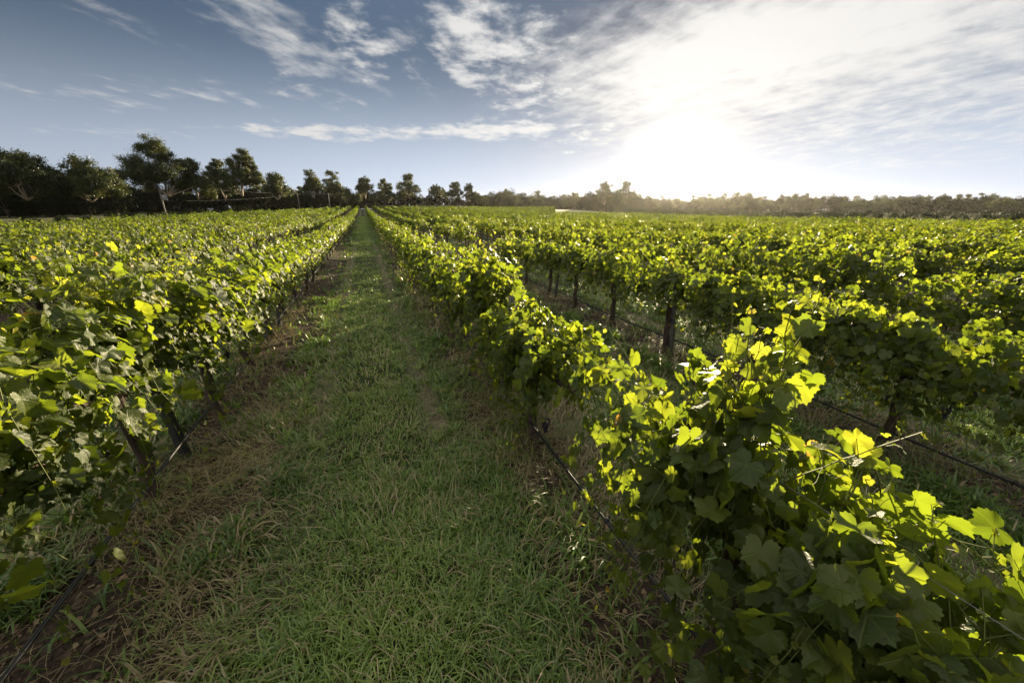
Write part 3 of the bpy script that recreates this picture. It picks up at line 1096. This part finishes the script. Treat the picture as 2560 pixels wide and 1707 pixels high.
def grass_zone(acc_g, acc_d, n, rmin, rmax, wmul, seed, xlim=None, hmul=1.0):
    x, y, rs = scatter(n, rmin, rmax, seed, xlim)
    d = rowdist(x) + .34 * (vnoise(x * 1.3, y * .7, 7) - .5)
    cl = vnoise(x * 2.2, y * 2.2, 11)
    cl2 = vnoise(x * 5.5, y * 5.5, 13)
    tuft = vnoise(x * 1.4, y * 1.0, 17)
    m = len(x)
    lane = sstep((d - .80) / .25)
    prob = lane * (.42 + .75 * sstep((cl2 - .3) / .4)) * (1 - .5 * sstep((vnoise(x * .7, y * .5, 37) - .55) / .2)) + (1 - lane) * sstep((d - .35) / .4) * sstep((cl - .48) / .25) * .6 + (1 - lane) * .05 * (cl2 > .5)
    uu = (x - ROW0) % ROWD
    trk = np.exp(-((np.abs(uu - 1.75) - .68) / .13) ** 2)
    prob = prob * (1 - .7 * trk * (vnoise(x * .4, y * .35, 51) > .3))
    mid = np.exp(-((uu - 1.75) / .5) ** 2)
    s = rs.rand(m) < prob
    mid = mid[s]
    x, y, d, cl, cl2, lane, tuft = (q[s] for q in (x, y, d, cl, cl2, lane, tuft))
    m = len(x)
    P = np.stack([x, y, ground_fine(x, y) - .006], -1)
    edge = np.exp(-((d - .88) / .14) ** 2) * sstep((tuft - .45) / .25)
    h = rs.uniform(.035, .085, m) * lane + rs.uniform(.06, .15, m) * (1 - lane) + edge * rs.uniform(.04, .16, m)
    h = h * hmul * (.85 + .8 * cl)
    wd = rs.uniform(.005, .0115, m) * wmul * (1 + .8 * (1 - lane) + .5 * edge)
    dryp = vnoise(x * 1.9, y * 1.9, 23)
    dry = (rs.rand(m) < (.06 + .26 * (1 - lane) * (dryp > .5) + .14 * sstep((dryp - .6) / .2) * lane))
    rnd = np.where(dry, rs.uniform(.66, .95, m), np.clip(rs.normal(.32, .15, m) + .4 * (vnoise(x * .8, y * .6, 29) - .5) + .22 * mid - .07, 0, .62))
    h = h * (1 + .55 * sstep((4.5 - np.hypot(x, y)) / 3) * (1 - .6 * mid))
    V, F, A = blades(P, h, wd, rs.uniform(0, 2 * PI, m), rs.uniform(.25, 1.15, m), rnd)
    acc_g.add(V, F, A)
    # dead straw lying flat under the vines
    if acc_d is not None:
        x, y, rs = scatter(n // 2, rmin, rmax, seed + 50, xlim)
        d = rowdist(x)
        s = rs.rand(len(x)) < .30 * (1 - sstep((d - .5) / .6)) * sstep((vnoise(x * 1.6, y * 1.2, 31) - .36) / .3) + .04
        x, y = x[s], y[s]
        m = len(x)
        P = np.stack([x, y, ground_fine(x, y) + rs.uniform(0, .02, m)], -1)
        azs = vnoise(x * 1.1, y * 1.1, 41) * 9 + rs.normal(0, .7, m)
        V, F, A = blades(P, rs.uniform(.10, .27, m) * hmul, rs.uniform(.0028, .006, m) * wmul, azs, rs.uniform(.95, 1.5, m), rs.uniform(.66, 1, m) ** 1.2)
        acc_d.add(V, F, A)


# fallen leaves, clods and bits of pruned cane on the bare strips
rl = np.random.RandomState(61)
lit, clod = Acc(), Acc()
for (n, r0_, r1_, seed, sc_) in ((11000, .7, 7, 601, 1.0), (6000, 7, 16, 602, 1.4)):
    x, y, _r = scatter(n, r0_, r1_, seed)
    s_ = rl.rand(len(x)) < (1 - sstep((rowdist(x) - .55) / .6)) + .05
    x, y = x[s_], y[s_]
    m = len(x)
    P = np.stack([x, y, ground_fine(x, y) + .012], -1)
    place_leaves(lit, 'mid', P, rl.normal(0, 1, (m, 3)), rl.normal(0, .35, (m, 3)) + [0, 0, 1.], rl.uniform(.006, .026, m) * sc_, rl.uniform(.6, 1, m), rl)
    x, y, _r = scatter(n, r0_, r1_, seed + 5)
    s_ = rl.rand(len(x)) < (1 - sstep((rowdist(x) - .6) / .5))
    x, y = x[s_], y[s_]
    m = len(x)
    c = np.stack([x, y, ground_fine(x, y)], -1)
    rr_ = rl.uniform(.004, .03, (m, 1, 1))
    V = c[:, None] + ICO_V[None] * rr_ * (1 + .35 * rl.normal(0, 1, (m, 12, 1))) * [1.2, 1, .7]
    clod.add(V.reshape(-1, 3), (ICO_F[None] + 12 * np.arange(m)[:, None, None]).reshape(-1, 3))
    x, y, _r = scatter(n // 5, r0_, r1_, seed + 9)
    s_ = rl.rand(len(x)) < (1 - sstep((rowdist(x) - .5) / .5))
    x, y = x[s_], y[s_]
    m = len(x)
    A_ = np.stack([x, y, ground_fine(x, y) + .012], -1)
    an = rl.uniform(0, 6.28, m)
    B_ = A_ + np.stack([np.cos(an), np.sin(an), rl.uniform(-.05, .25, m)], -1) * rl.uniform(.05, .35, (m, 1))
    V, F = prisms(A_, B_, .004, .0022)
    lit.add(V, F, [0, 0, .9])
M_LITTER = leaf_material('dead_leaf', [(0, (.07, .045, .025)), (.5, (.13, .09, .05)), (1, (.28, .20, .12))], [(0, (.08, .04, .02)), (1, (.15, .09, .04))], .15, rough=.7, spec=.15)
M_CLOD = bark('soil_clod', (.03, .02, .013), (.12, .085, .058), 25, 1, .5, .004)
tag(link('leaf_litter', lit.mesh('leaf_litter', [M_LITTER])), 'brown fallen leaves and pruned twigs on the bare strips', 'litter', kind='stuff')
tag(link('soil_clods', clod.mesh('soil_clods', [M_CLOD])), 'small clods and stones on the bare soil strips', 'soil', kind='stuff')
g1, g2 = Acc(), Acc()
grass_zone(g1, g2, 225000, .7, 5.5, 1.0, 501)
grass_zone(g1, g2, 200000, 5.5, 12, 1.7, 502)
grass_zone(g1, g2, 170000, 12, 30, 3.2, 503, (-9, 14))
grass_zone(g1, None, 2600000, 30, 110, 9, 504, (-1.9, 1.45), 1.1)
# coarse weed tufts, thickest along the edges of the lane
rt = np.random.RandomState(88)
for (n, r0_, r1_, seed, wm) in ((2300, .8, 7, 701, 1.0), (2600, 7, 17, 702, 1.6)):
    x, y, _r = scatter(n, r0_, r1_, seed)
    d = rowdist(x)
    s_ = rt.rand(len(x)) < (.10 + .75 * np.exp(-((d - .98) / .22) ** 2)) * (vnoise(x * .9, y * .8, 91) > .38)
    x, y = x[s_], y[s_]
    nb = 16
    m = len(x) * nb
    size = np.repeat(rt.uniform(.6, 1.35, len(x)), nb)
    bx, by = np.repeat(x, nb) + rt.normal(0, .022, m), np.repeat(y, nb) + rt.normal(0, .022, m)
    P = np.stack([bx, by, ground_fine(bx, by) - .005], -1)
    tone = np.repeat(rt.uniform(.15, .62, len(x)), nb) + rt.normal(0, .05, m)
    tone = np.where(rt.rand(m) < .08, rt.uniform(.68, .9, m), np.clip(tone, 0, .62))
    V, F, A = blades(P, rt.uniform(.10, .21, m) * size, rt.uniform(.008, .014, m) * wm, rt.uniform(0, 2 * PI, m), rt.uniform(.5, 1.3, m), tone)
    g1.add(V, F, A)
tag(link('grass', g1.mesh('grass', [M_GRASS])), 'short green mown grass covering the lanes between the vine rows', 'grass', kind='stuff')
tag(link('dry_straw', g2.mesh('dry_straw', [M_GRASS])), 'dead brown straw lying on the bare soil under the vines', 'straw', kind='stuff')

# ------------------------------------------------------------------ trees
def euc(seed, h, width, forks=3, nleaf=9000, card=.3, fork_h=.26, dense=1.0, flat=.85, bark_m=None, leaf_m=None, lean=0.0, ndome=9, r0=.021):
    """gum tree: trunk, limbs to several leafy domes, each dome made of clumps"""
    rs = np.random.RandomState(seed)
    wood, leaf = Acc(), Acc()
    W = width * h * .5
    bend = rs.normal(0, .03, 2) * h
    zt = np.linspace(-.02, fork_h, 6)
    tp = np.stack([bend[0] * (zt / fork_h) ** 1.5 + lean * zt * h, bend[1] * (zt / fork_h) ** 1.3, zt * h], -1)
    V, F = tube(tp, np.linspace(r0 * 1.15, r0 * .85, 6) * h + (zt < .02) * r0 * .35 * h, 9)
    wood.add(V, F)
    fork = tp[-1]
    a0 = rs.uniform(0, 2 * PI)
    bases = []
    for f in range(forks):
        a = a0 + f * 2 * PI / forks + rs.normal(0, .25)
        e_ = fork + np.array([math.cos(a) * W * .28, math.sin(a) * W * .28, h * rs.uniform(.16, .28)])
        t = np.linspace(0, 1, 6)[:, None]
        m = fork + (e_ - fork) * .5 + np.array([math.cos(a), math.sin(a), -.3]) * W * .08
        P = (1 - t) ** 2 * fork + 2 * t * (1 - t) * m + t ** 2 * e_ + rs.normal(0, .004 * h, (6, 3)) * t
        V, F = tube(P, np.linspace(r0 * .7, r0 * .42, 6) * h, 7)
        wood.add(V, F)
        bases.append(e_)
    cl, cr, ct = [], [], []
    for i in range(ndome):
        rr_ = ((i + .3) / ndome) ** .6
        a = a0 + i * 2.4 + rs.normal(0, .3)
        lowr = rs.rand() < .42 and rr_ > .3
        zc = h * ((.88 - .38 * rr_ ** 1.3 + rs.normal(0, .05)) if not lowr else rs.uniform(.47, .60))
        c = np.array([math.cos(a) * W * rr_ * .78, math.sin(a) * W * rr_ * .78, zc])
        c[:2] += lean * zc
        rd = h * rs.uniform(.12, .18) * (.6 + .4 * width)
        bi = min(range(forks), key=lambda q: np.hypot(*(bases[q][:2] - c[:2])))
        s0 = bases[bi] if zc > bases[bi][2] - .05 * h else fork
        t = np.linspace(0, 1, 6)[:, None]
        m = s0 + (c - s0) * .45 + np.array([0, 0, h * rs.uniform(-.02, .08)]) + np.array([c[0], c[1], 0]) * .12
        P = (1 - t) ** 2 * s0 + 2 * t * (1 - t) * m + t ** 2 * c + rs.normal(0, .006 * h, (6, 3)) * t
        V, F = tube(P, np.linspace(r0 * .40, r0 * .16, 6) * h, 5)
        wood.add(V, F)
        nc = rs.randint(9, 15)
        dirs = norm(rs.normal(0, 1, (nc, 3)) * [1, 1, .75] + [0, 0, .35])
        tone = rs.beta(2, 2.5) * .5
        for d in dirs:
            q = c + d * rd * rs.uniform(.4, 1.05) * [1.05, 1.05, 1.15]
            P = np.stack([c, (c + q) / 2 + [0, 0, -.02 * h], q])
            V, F = tube(P, np.array([.11, .07, .03]) * r0 * h, 4)
            wood.add(V, F)
            cl.append(q); cr.append(rd * rs.uniform(.34, .62) * dense); ct.append(tone + rs.uniform(0, .25))
    # a few bare dead spars
    for q in range(3):
        s0 = bases[q % forks]
        d = norm(np.array([rs.normal(), rs.normal(), .9]))
        P = s0 + d * np.linspace(0, h * rs.uniform(.12, .26), 4)[:, None] + rs.normal(0, .006 * h, (4, 3))
        V, F = tube(P, np.array([.2, .14, .09, .04]) * r0 * h, 4)
        wood.add(V, F)
    cl, cr, ct = np.array(cl), np.array(cr), np.array(ct)
    k = h / (cl[:, 2] + cr * flat).max()
    per = max(4, int(nleaf / len(cl)))
    n = per * len(cl)
    off = norm(rs.normal(0, 1, (n, 3))) * (rs.rand(n, 1) ** .5)
    off *= (1 + .3 * rs.normal(0, 1, (n, 1)))
    P = np.repeat(cl, per, 0) + off * [1, 1, flat] * np.repeat(cr, per)[:, None]
    tone = np.repeat(ct, per) + rs.rand(n) * .3
    T = norm(rs.normal(0, .7, (n, 3)) + [0, 0, -.7])
    N = norm(off * .5 + rs.normal(0, .6, (n, 3)) + [0, 0, .3])
    N = norm(N - T * np.sum(N * T, -1, keepdims=True))
    X = np.cross(T, N)
    L_ = card * rs.uniform(.5, 1.3, n)[:, None]
    V = np.stack([P - T * L_ * .5, P + X * L_ * .24, P + T * L_ * .5, P - X * L_ * .24], 1).reshape(-1, 3)
    F = (np.array([[0, 1, 2], [0, 2, 3]])[None] + 4 * np.arange(n)[:, None, None]).reshape(-1, 3)
    A = np.zeros((n, 4, 3))
    A[:, :, 2] = tone[:, None]
    leaf.add(V * [1, 1, k], F, A.reshape(-1, 3))
    wood.V = [v * [1, 1, k] for v in wood.V]
    return wood.mesh('tree_trunk', [bark_m or M_EBARK]), leaf.mesh('tree_crown', [leaf_m or M_TREE])


def bush(seed, h, wd, n, card, leaf_m=None, stem=.15, open_bottom=.1, nclump=26, bark_m=None):
    rs = np.random.RandomState(seed)
    wood, leaf = Acc(), Acc()
    cs = []
    for i in range(nclump):
        a = rs.uniform(0, 2 * PI)
        q = rs.rand()
        zz = h * rs.uniform(.05, .90)
        prof = math.sqrt(max(.12, 1 - ((zz / h - .38) / .62) ** 2))
        rr_ = wd * .5 * prof * math.sqrt(rs.uniform(.05, 1)) * .85
        cs.append((rr_ * math.cos(a), rr_ * math.sin(a), zz))
    cs = np.array(cs)
    for c in cs[:10]:
        V, F = tube(np.array([[0, 0, -.2], [c[0] * .15, c[1] * .15, h * .25], c * .6 + [0, 0, h * .1], c]), [stem, stem * .7, stem * .4, stem * .15], 5)
        wood.add(V, F)
    per = n // nclump
    base = np.repeat(cs, per, 0)
    m = len(base)
    off = norm(rs.normal(0, 1, (m, 3))) * (rs.rand(m, 1) ** .4)
    cr = np.repeat(rs.uniform(.11, .22, nclump) * min(h, wd * 1.2), per)
    P = base + off * cr[:, None]
    P[:, 2] = np.maximum(P[:, 2], .05)
    T = norm(rs.normal(0, 1, (m, 3)) + [0, 0, -.2])
    N = norm(np.cross(T, rs.normal(0, 1, (m, 3))))
    X = np.cross(T, N)
    L_ = card * rs.uniform(.6, 1.3, m)[:, None]
    V = np.stack([P - T * L_ * .5, P + X * L_ * .3, P + T * L_ * .5, P - X * L_ * .3], 1).reshape(-1, 3)
    F = (np.array([[0, 1, 2], [0, 2, 3]])[None] + 4 * np.arange(m)[:, None, None]).reshape(-1, 3)
    A = np.zeros((m, 4, 3))
    A[:, :, 2] = (np.repeat(rs.beta(2, 2, nclump), per) * .6 + rs.rand(m) * .35)[:, None]
    leaf.add(V, F, A.reshape(-1, 3))
    return wood.mesh('bush_stem', [bark_m or M_DBARK]), leaf.mesh('bush_crown', [leaf_m or M_BUSH])


def height_for(px, ytop, z):
    v = (853 - ytop) / FPX
    F0, U0 = CT + v * ST, v * CT - ST
    F = (z - CAM_H * ST) / CT
    return CAM_H + F * U0 / F0


def put_tree(name, parts, x, y, rz, s, label, cat, group=None):
    o = empty(name, (x, y, float(ground_z(x, y))), rz, s)
    tag(o, label, cat, group)
    link('trunk', parts[0], o)
    link('crown', parts[1], o)
    return o


# the tall gums along the left boundary, each with its own shape: column, top, distance, width, forks
HERO = [   # column, top, distance, width, forks, label
    (-70, 400, 62, .95, 3, 'spreading gum tree cut by the left edge of the photo'),
    (95, 362, 68, 1.0, 4, 'pale-trunked gum tree with domed crown, leftmost whole tree'),
    (252, 384, 74, .95, 3, 'orange-barked gum tree with wide flat crown, second from the left'),
    (440, 337, 90, 1.0, 4, 'tallest gum tree with huge rounded crown behind the transformer pole'),
    (508, 395, 96, .7, 2, 'slender forked gum tree tucked against the tallest gum'),
    (572, 396, 112, .5, 2, 'thin-crowned gum tree between the tallest gum and its slender neighbour'),
    (632, 371, 104, .6, 3, 'upright gum tree with narrow stacked crown right of the tallest gum'),
    (706, 427, 136, .9, 3, 'compact round gum tree with fan of pale limbs'),
    (793, 423, 160, .55, 3, 'small-headed gum tree just left of the leaning bare pole'),
    (842, 424, 172, .6, 3, 'leafy gum tree standing behind the leaning bare pole'),
    (918, 437, 205, .5, 2, 'tall dark gum tree at the very end of the grass lane'),
    (968, 445, 212, .5, 3, 'wispy gum tree right of the end of the lane'),
    (1028, 431, 205, .65, 3, 'broad open gum tree, highest one right of the lane'),
    (1093, 459, 212, .6, 3, 'round gum tree between the open gum and the twin-headed one'),
    (1140, 452, 206, .55, 2, 'twin-headed bushy gum tree where the near treeline drops'),
    (1178, 456, 212, .6, 3, 'last high bushy gum tree before the low treeline'),
    (1510, 452, 238, .7, 3, 'rounded gum tree, left one of the hazy pair near the sun'),
    (1556, 450, 242, .7, 2, 'loose leaning gum tree, right one of the hazy pair near the sun'),
]
for i, (px, yt, z, wdt, fk, lab) in enumerate(HERO):
    x, y = ground_pt(px, z)
    hh = height_for(px, yt, z) - float(ground_z(x, y))
    big = z < 130
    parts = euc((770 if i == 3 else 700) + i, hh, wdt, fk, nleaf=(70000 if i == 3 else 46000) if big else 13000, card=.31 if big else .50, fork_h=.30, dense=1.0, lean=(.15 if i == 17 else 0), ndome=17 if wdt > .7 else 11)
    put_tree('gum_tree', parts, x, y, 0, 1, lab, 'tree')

# dark scrub and smaller trees filling in behind
rs3 = np.random.RandomState(77)
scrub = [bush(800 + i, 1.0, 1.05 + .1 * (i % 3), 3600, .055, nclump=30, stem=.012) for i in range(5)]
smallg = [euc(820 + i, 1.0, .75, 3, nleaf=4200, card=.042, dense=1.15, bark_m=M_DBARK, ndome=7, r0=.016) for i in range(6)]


def fill(n, xa, xb, za, zb, ya, yb, group, words, kinds, seed):
    rs = np.random.RandomState(seed)
    for i in range(n):
        t = (i + rs.uniform(.1, .9)) / n
        px = xa + (xb - xa) * t
        z = (za + (zb - za) * t) * rs.uniform(.94, 1.1)
        if za < 5:
            z *= float(np.interp(px, *EDGE))
        yt = (ya + (yb - ya) * t) + rs.normal(0, 6)
        x, y = ground_pt(px, z)
        hh = height_for(px, yt, z) - float(ground_z(x, y))
        if kinds == 'scrub' or (kinds == 'mix' and rs.rand() < .45):
            p = scrub[rs.randint(5)]
            put_tree('scrub_tree', p, x, y, rs.uniform(0, 6.28), hh, words % (nth(i + 1)), 'tree', group)
        else:
            p = smallg[rs.randint(6)]
            put_tree('gum_tree', p, x, y, rs.uniform(0, 6.28), hh, words % (nth(i + 1)), 'tree', group)


rs5 = np.random.RandomState(31)
yy_, j = -2.0, 0
while yy_ < 196:
    x = -31.5 + rs5.normal(0, .7)
    if in_view(x, yy_, 3):
        j += 1
        put_tree('scrub_tree', scrub[rs5.randint(5)], x, yy_, rs5.uniform(0, 6.28), rs5.uniform(1.3, 2.3),
                 'low dark bush along the left vineyard edge, %s going away' % nth(j), 'tree', 'scrub edging the vineyard on the left')
    yy_ += 1.9 + .010 * yy_
EDGE = ([-260, 0, 250, 440, 632, 706, 793, 905], [64, 68, 80, 96, 116, 142, 162, 212])
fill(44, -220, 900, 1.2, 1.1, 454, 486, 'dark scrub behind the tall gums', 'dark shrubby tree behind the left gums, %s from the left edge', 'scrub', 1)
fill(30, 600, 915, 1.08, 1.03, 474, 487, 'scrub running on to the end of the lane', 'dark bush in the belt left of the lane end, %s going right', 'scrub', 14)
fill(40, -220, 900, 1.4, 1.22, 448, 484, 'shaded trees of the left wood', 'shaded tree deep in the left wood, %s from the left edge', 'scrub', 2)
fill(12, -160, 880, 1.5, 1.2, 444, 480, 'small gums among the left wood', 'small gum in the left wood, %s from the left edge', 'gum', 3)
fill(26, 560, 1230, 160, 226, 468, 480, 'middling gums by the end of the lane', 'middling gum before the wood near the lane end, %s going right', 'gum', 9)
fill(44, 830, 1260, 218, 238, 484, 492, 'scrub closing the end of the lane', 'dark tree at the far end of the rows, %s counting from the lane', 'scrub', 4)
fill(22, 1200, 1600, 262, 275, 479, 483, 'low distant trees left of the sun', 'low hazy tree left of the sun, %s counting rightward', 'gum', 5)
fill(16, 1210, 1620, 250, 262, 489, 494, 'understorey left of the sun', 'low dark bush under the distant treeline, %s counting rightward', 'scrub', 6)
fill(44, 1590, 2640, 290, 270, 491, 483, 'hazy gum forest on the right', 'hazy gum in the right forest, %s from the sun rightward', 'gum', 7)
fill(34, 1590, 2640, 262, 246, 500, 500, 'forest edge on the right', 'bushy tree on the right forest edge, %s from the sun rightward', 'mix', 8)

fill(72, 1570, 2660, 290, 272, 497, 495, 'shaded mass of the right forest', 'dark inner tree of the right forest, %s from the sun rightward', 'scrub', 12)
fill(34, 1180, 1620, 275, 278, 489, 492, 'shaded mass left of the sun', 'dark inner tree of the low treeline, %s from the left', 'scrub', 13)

# the orchard hedge beyond the right edge of the vineyard
orch = [bush(900 + i, 4.1, 4.2, 7000, .17, M_HEDGE, .06, .10, 44) for i in range(5)]
rs4 = np.random.RandomState(4)
yy_ = 24.0
j = 0
while yy_ < 152:
    x = 104.5 + rs4.normal(0, .2)
    j += 1
    if in_view(x, yy_, 3):
        put_tree('orchard_tree', orch[rs4.randint(5)], x, yy_, rs4.uniform(0, 6.28), rs4.uniform(.76, .90),
                 'low grey-green orchard tree in the long hedge, %s from its far end' % nth(int((152 - yy_) / 2.5) + 1) if int((152 - yy_) / 2.5) + 1 < 60 else 'low grey-green orchard tree at the near end of the long hedge', 'tree', 'orchard trees in one long hedge')
    yy_ += 2.5

# ------------------------------------------------------------------ power poles, wires, small things
def pole_at(px, ytop, z, lean, transformer, label):
    x, y = ground_pt(px, z)
    gz = float(ground_z(x, y))
    hh = height_for(px, ytop, z) - gz
    o = tag(empty('power_pole', (x, y, gz)), label, 'pole', None)
    o.rotation_euler = (lean, 0, 0.3)
    V, F = tube(np.array([[0, 0, -.5], [0, 0, hh * .5], [0, 0, hh]]), [.17, .15, .12], 10)
    a = Acc(); a.add(V, F)
    link('shaft', a.mesh('pole_shaft', [M_POLE]), o)
    a = Acc()
    V, F = tube(np.array([[-.9, 0, hh - .35], [.9, 0, hh - .35]]), .055, 6)
    a.add(V, F)
    link('crossarm', a.mesh('pole_crossarm', [M_POLE]), o)
    a = None
    for sx in (-.8, 0.0, .8):
        a = Acc()
        V, F = tube(np.array([[sx, 0, hh - .35 + (.35 if sx == 0 else 0)], [sx, 0, hh - .18 + (.35 if sx == 0 else 0)]]), .045, 8)
        a.add(V, F)
        link('insulator', a.mesh('insulator', [M_CLAY]), o)
    if transformer:
        a = Acc()
        V, F = tube(np.array([[.55, 0, hh * .52], [.55, 0, hh * .52 + 1.15]]), .42, 16)
        a.add(V, F)
        for q in range(8):
            an = q / 8 * 2 * PI
            V, F = tube(np.array([[.55 + .45 * math.cos(an), .45 * math.sin(an), hh * .52 + .1], [.55 + .45 * math.cos(an), .45 * math.sin(an), hh * .52 + .95]]), .03, 4)
            a.add(V, F)
        link('transformer', a.mesh('transformer', [M_GREY]), o)
    return Vector((x, y, gz)), hh


x, y = ground_pt(-420, 62)
p0, h0 = Vector((x, y, float(ground_z(x, y)))), 8.0   # the cables run on out of the photograph
p1, h1 = pole_at(420, 461, 88, .0, True, 'pale timber power pole with grey transformer before the tallest gum')
p2, h2 = pole_at(753, 483, 142, .0, False, 'thin grey power pole in front of the shaded trees')
p3, h3 = pole_at(829, 483, 150, .0, False, 'slender bare power pole nearest the grass lane')


def span(a, b, sag, n=24, off=(0, 0, 0), label=''):
    t = np.linspace(0, 1, n)[:, None]
    A, B = np.array(a) + off, np.array(b) + off
    P = A * (1 - t) + B * t
    P[:, 2] -= sag * 4 * (t * (1 - t))[:, 0]
    V, F = tube(P, .011, 4)
    ac = Acc(); ac.add(V, F)
    o = link('power_line', ac.mesh('power_line', [M_STEEL]))
    tag(o, label, 'cable', 'power lines before the left gums')


def topp(p, hh, dz):
    return (p.x, p.y, p.z + hh + dz)


span(topp(p0, h0, 0), topp(p1, h1, .18), 1.0, label='upper cable running left from the transformer pole')
span(topp(p0, h0, -2.8), topp(p1, h1, -3.4), 1.0, label='lower cable running left from the transformer pole')
span(topp(p1, h1, .18), topp(p2, h2, .18), .7, label='upper cable from the transformer pole towards the lane')
span(topp(p1, h1, -3.4), topp(p2, h2, -.2), .7, label='lower cable from the transformer pole towards the lane')
span(topp(p2, h2, .0), topp(p3, h3, .0), .15, label='short cable between the two bare poles near the lane')


def box_acc(a, c, s, mi=0):
    c, s = np.array(c, float), np.array(s, float) / 2
    V = np.array([[i, j, k] for i in (-1, 1) for j in (-1, 1) for k in (-1, 1)]) * s + c
    a.add(V, [[0, 1, 3, 2], [4, 6, 7, 5], [0, 4, 5, 1], [2, 3, 7, 6], [0, 2, 6, 4], [1, 5, 7, 3]], mi=mi)


# pale cabinet at the foot of the trees
x, y = ground_pt(533, 92)
o = tag(empty('utility_cabinet', (x, y, float(ground_z(x, y))), .5), 'pale grey utility cabinet at the foot of the left gums', 'cabinet')
a = Acc(); box_acc(a, (0, 0, .75), (1.0, .6, 2.0)); link('cabinet_body', a.mesh('cabinet_body', [M_CABINET], False), o)
a = Acc(); box_acc(a, (0, 0, 1.80), (1.12, .72, .08)); link('cabinet_lid', a.mesh('cabinet_lid', [M_GREY], False), o)
a = Acc(); box_acc(a, (0, -.315, .85), (.82, .02, 1.5)); link('door', a.mesh('cabinet_door', [M_GREY], False), o)
# ------------------------------------------------------------------ air
hm = bpy.data.materials.new('haze_air')
hm.use_nodes = True
t = NT(hm.node_tree)
t.t.nodes.clear()
vol = t.n('ShaderNodeVolumePrincipled', i={'Color': (.93, .90, .84, 1), 'Density': .00004, 'Anisotropy': .74})
t.t.links.new(vol.outputs[0], t.n('ShaderNodeOutputMaterial').inputs['Volume'])
a = Acc()
box_acc(a, (0, 0, 14.5), (3300, 3300, 37))
tag(link('haze', a.mesh('haze', [hm], False)), 'thin golden morning haze over the vineyard and woods', 'haze', kind='stuff')
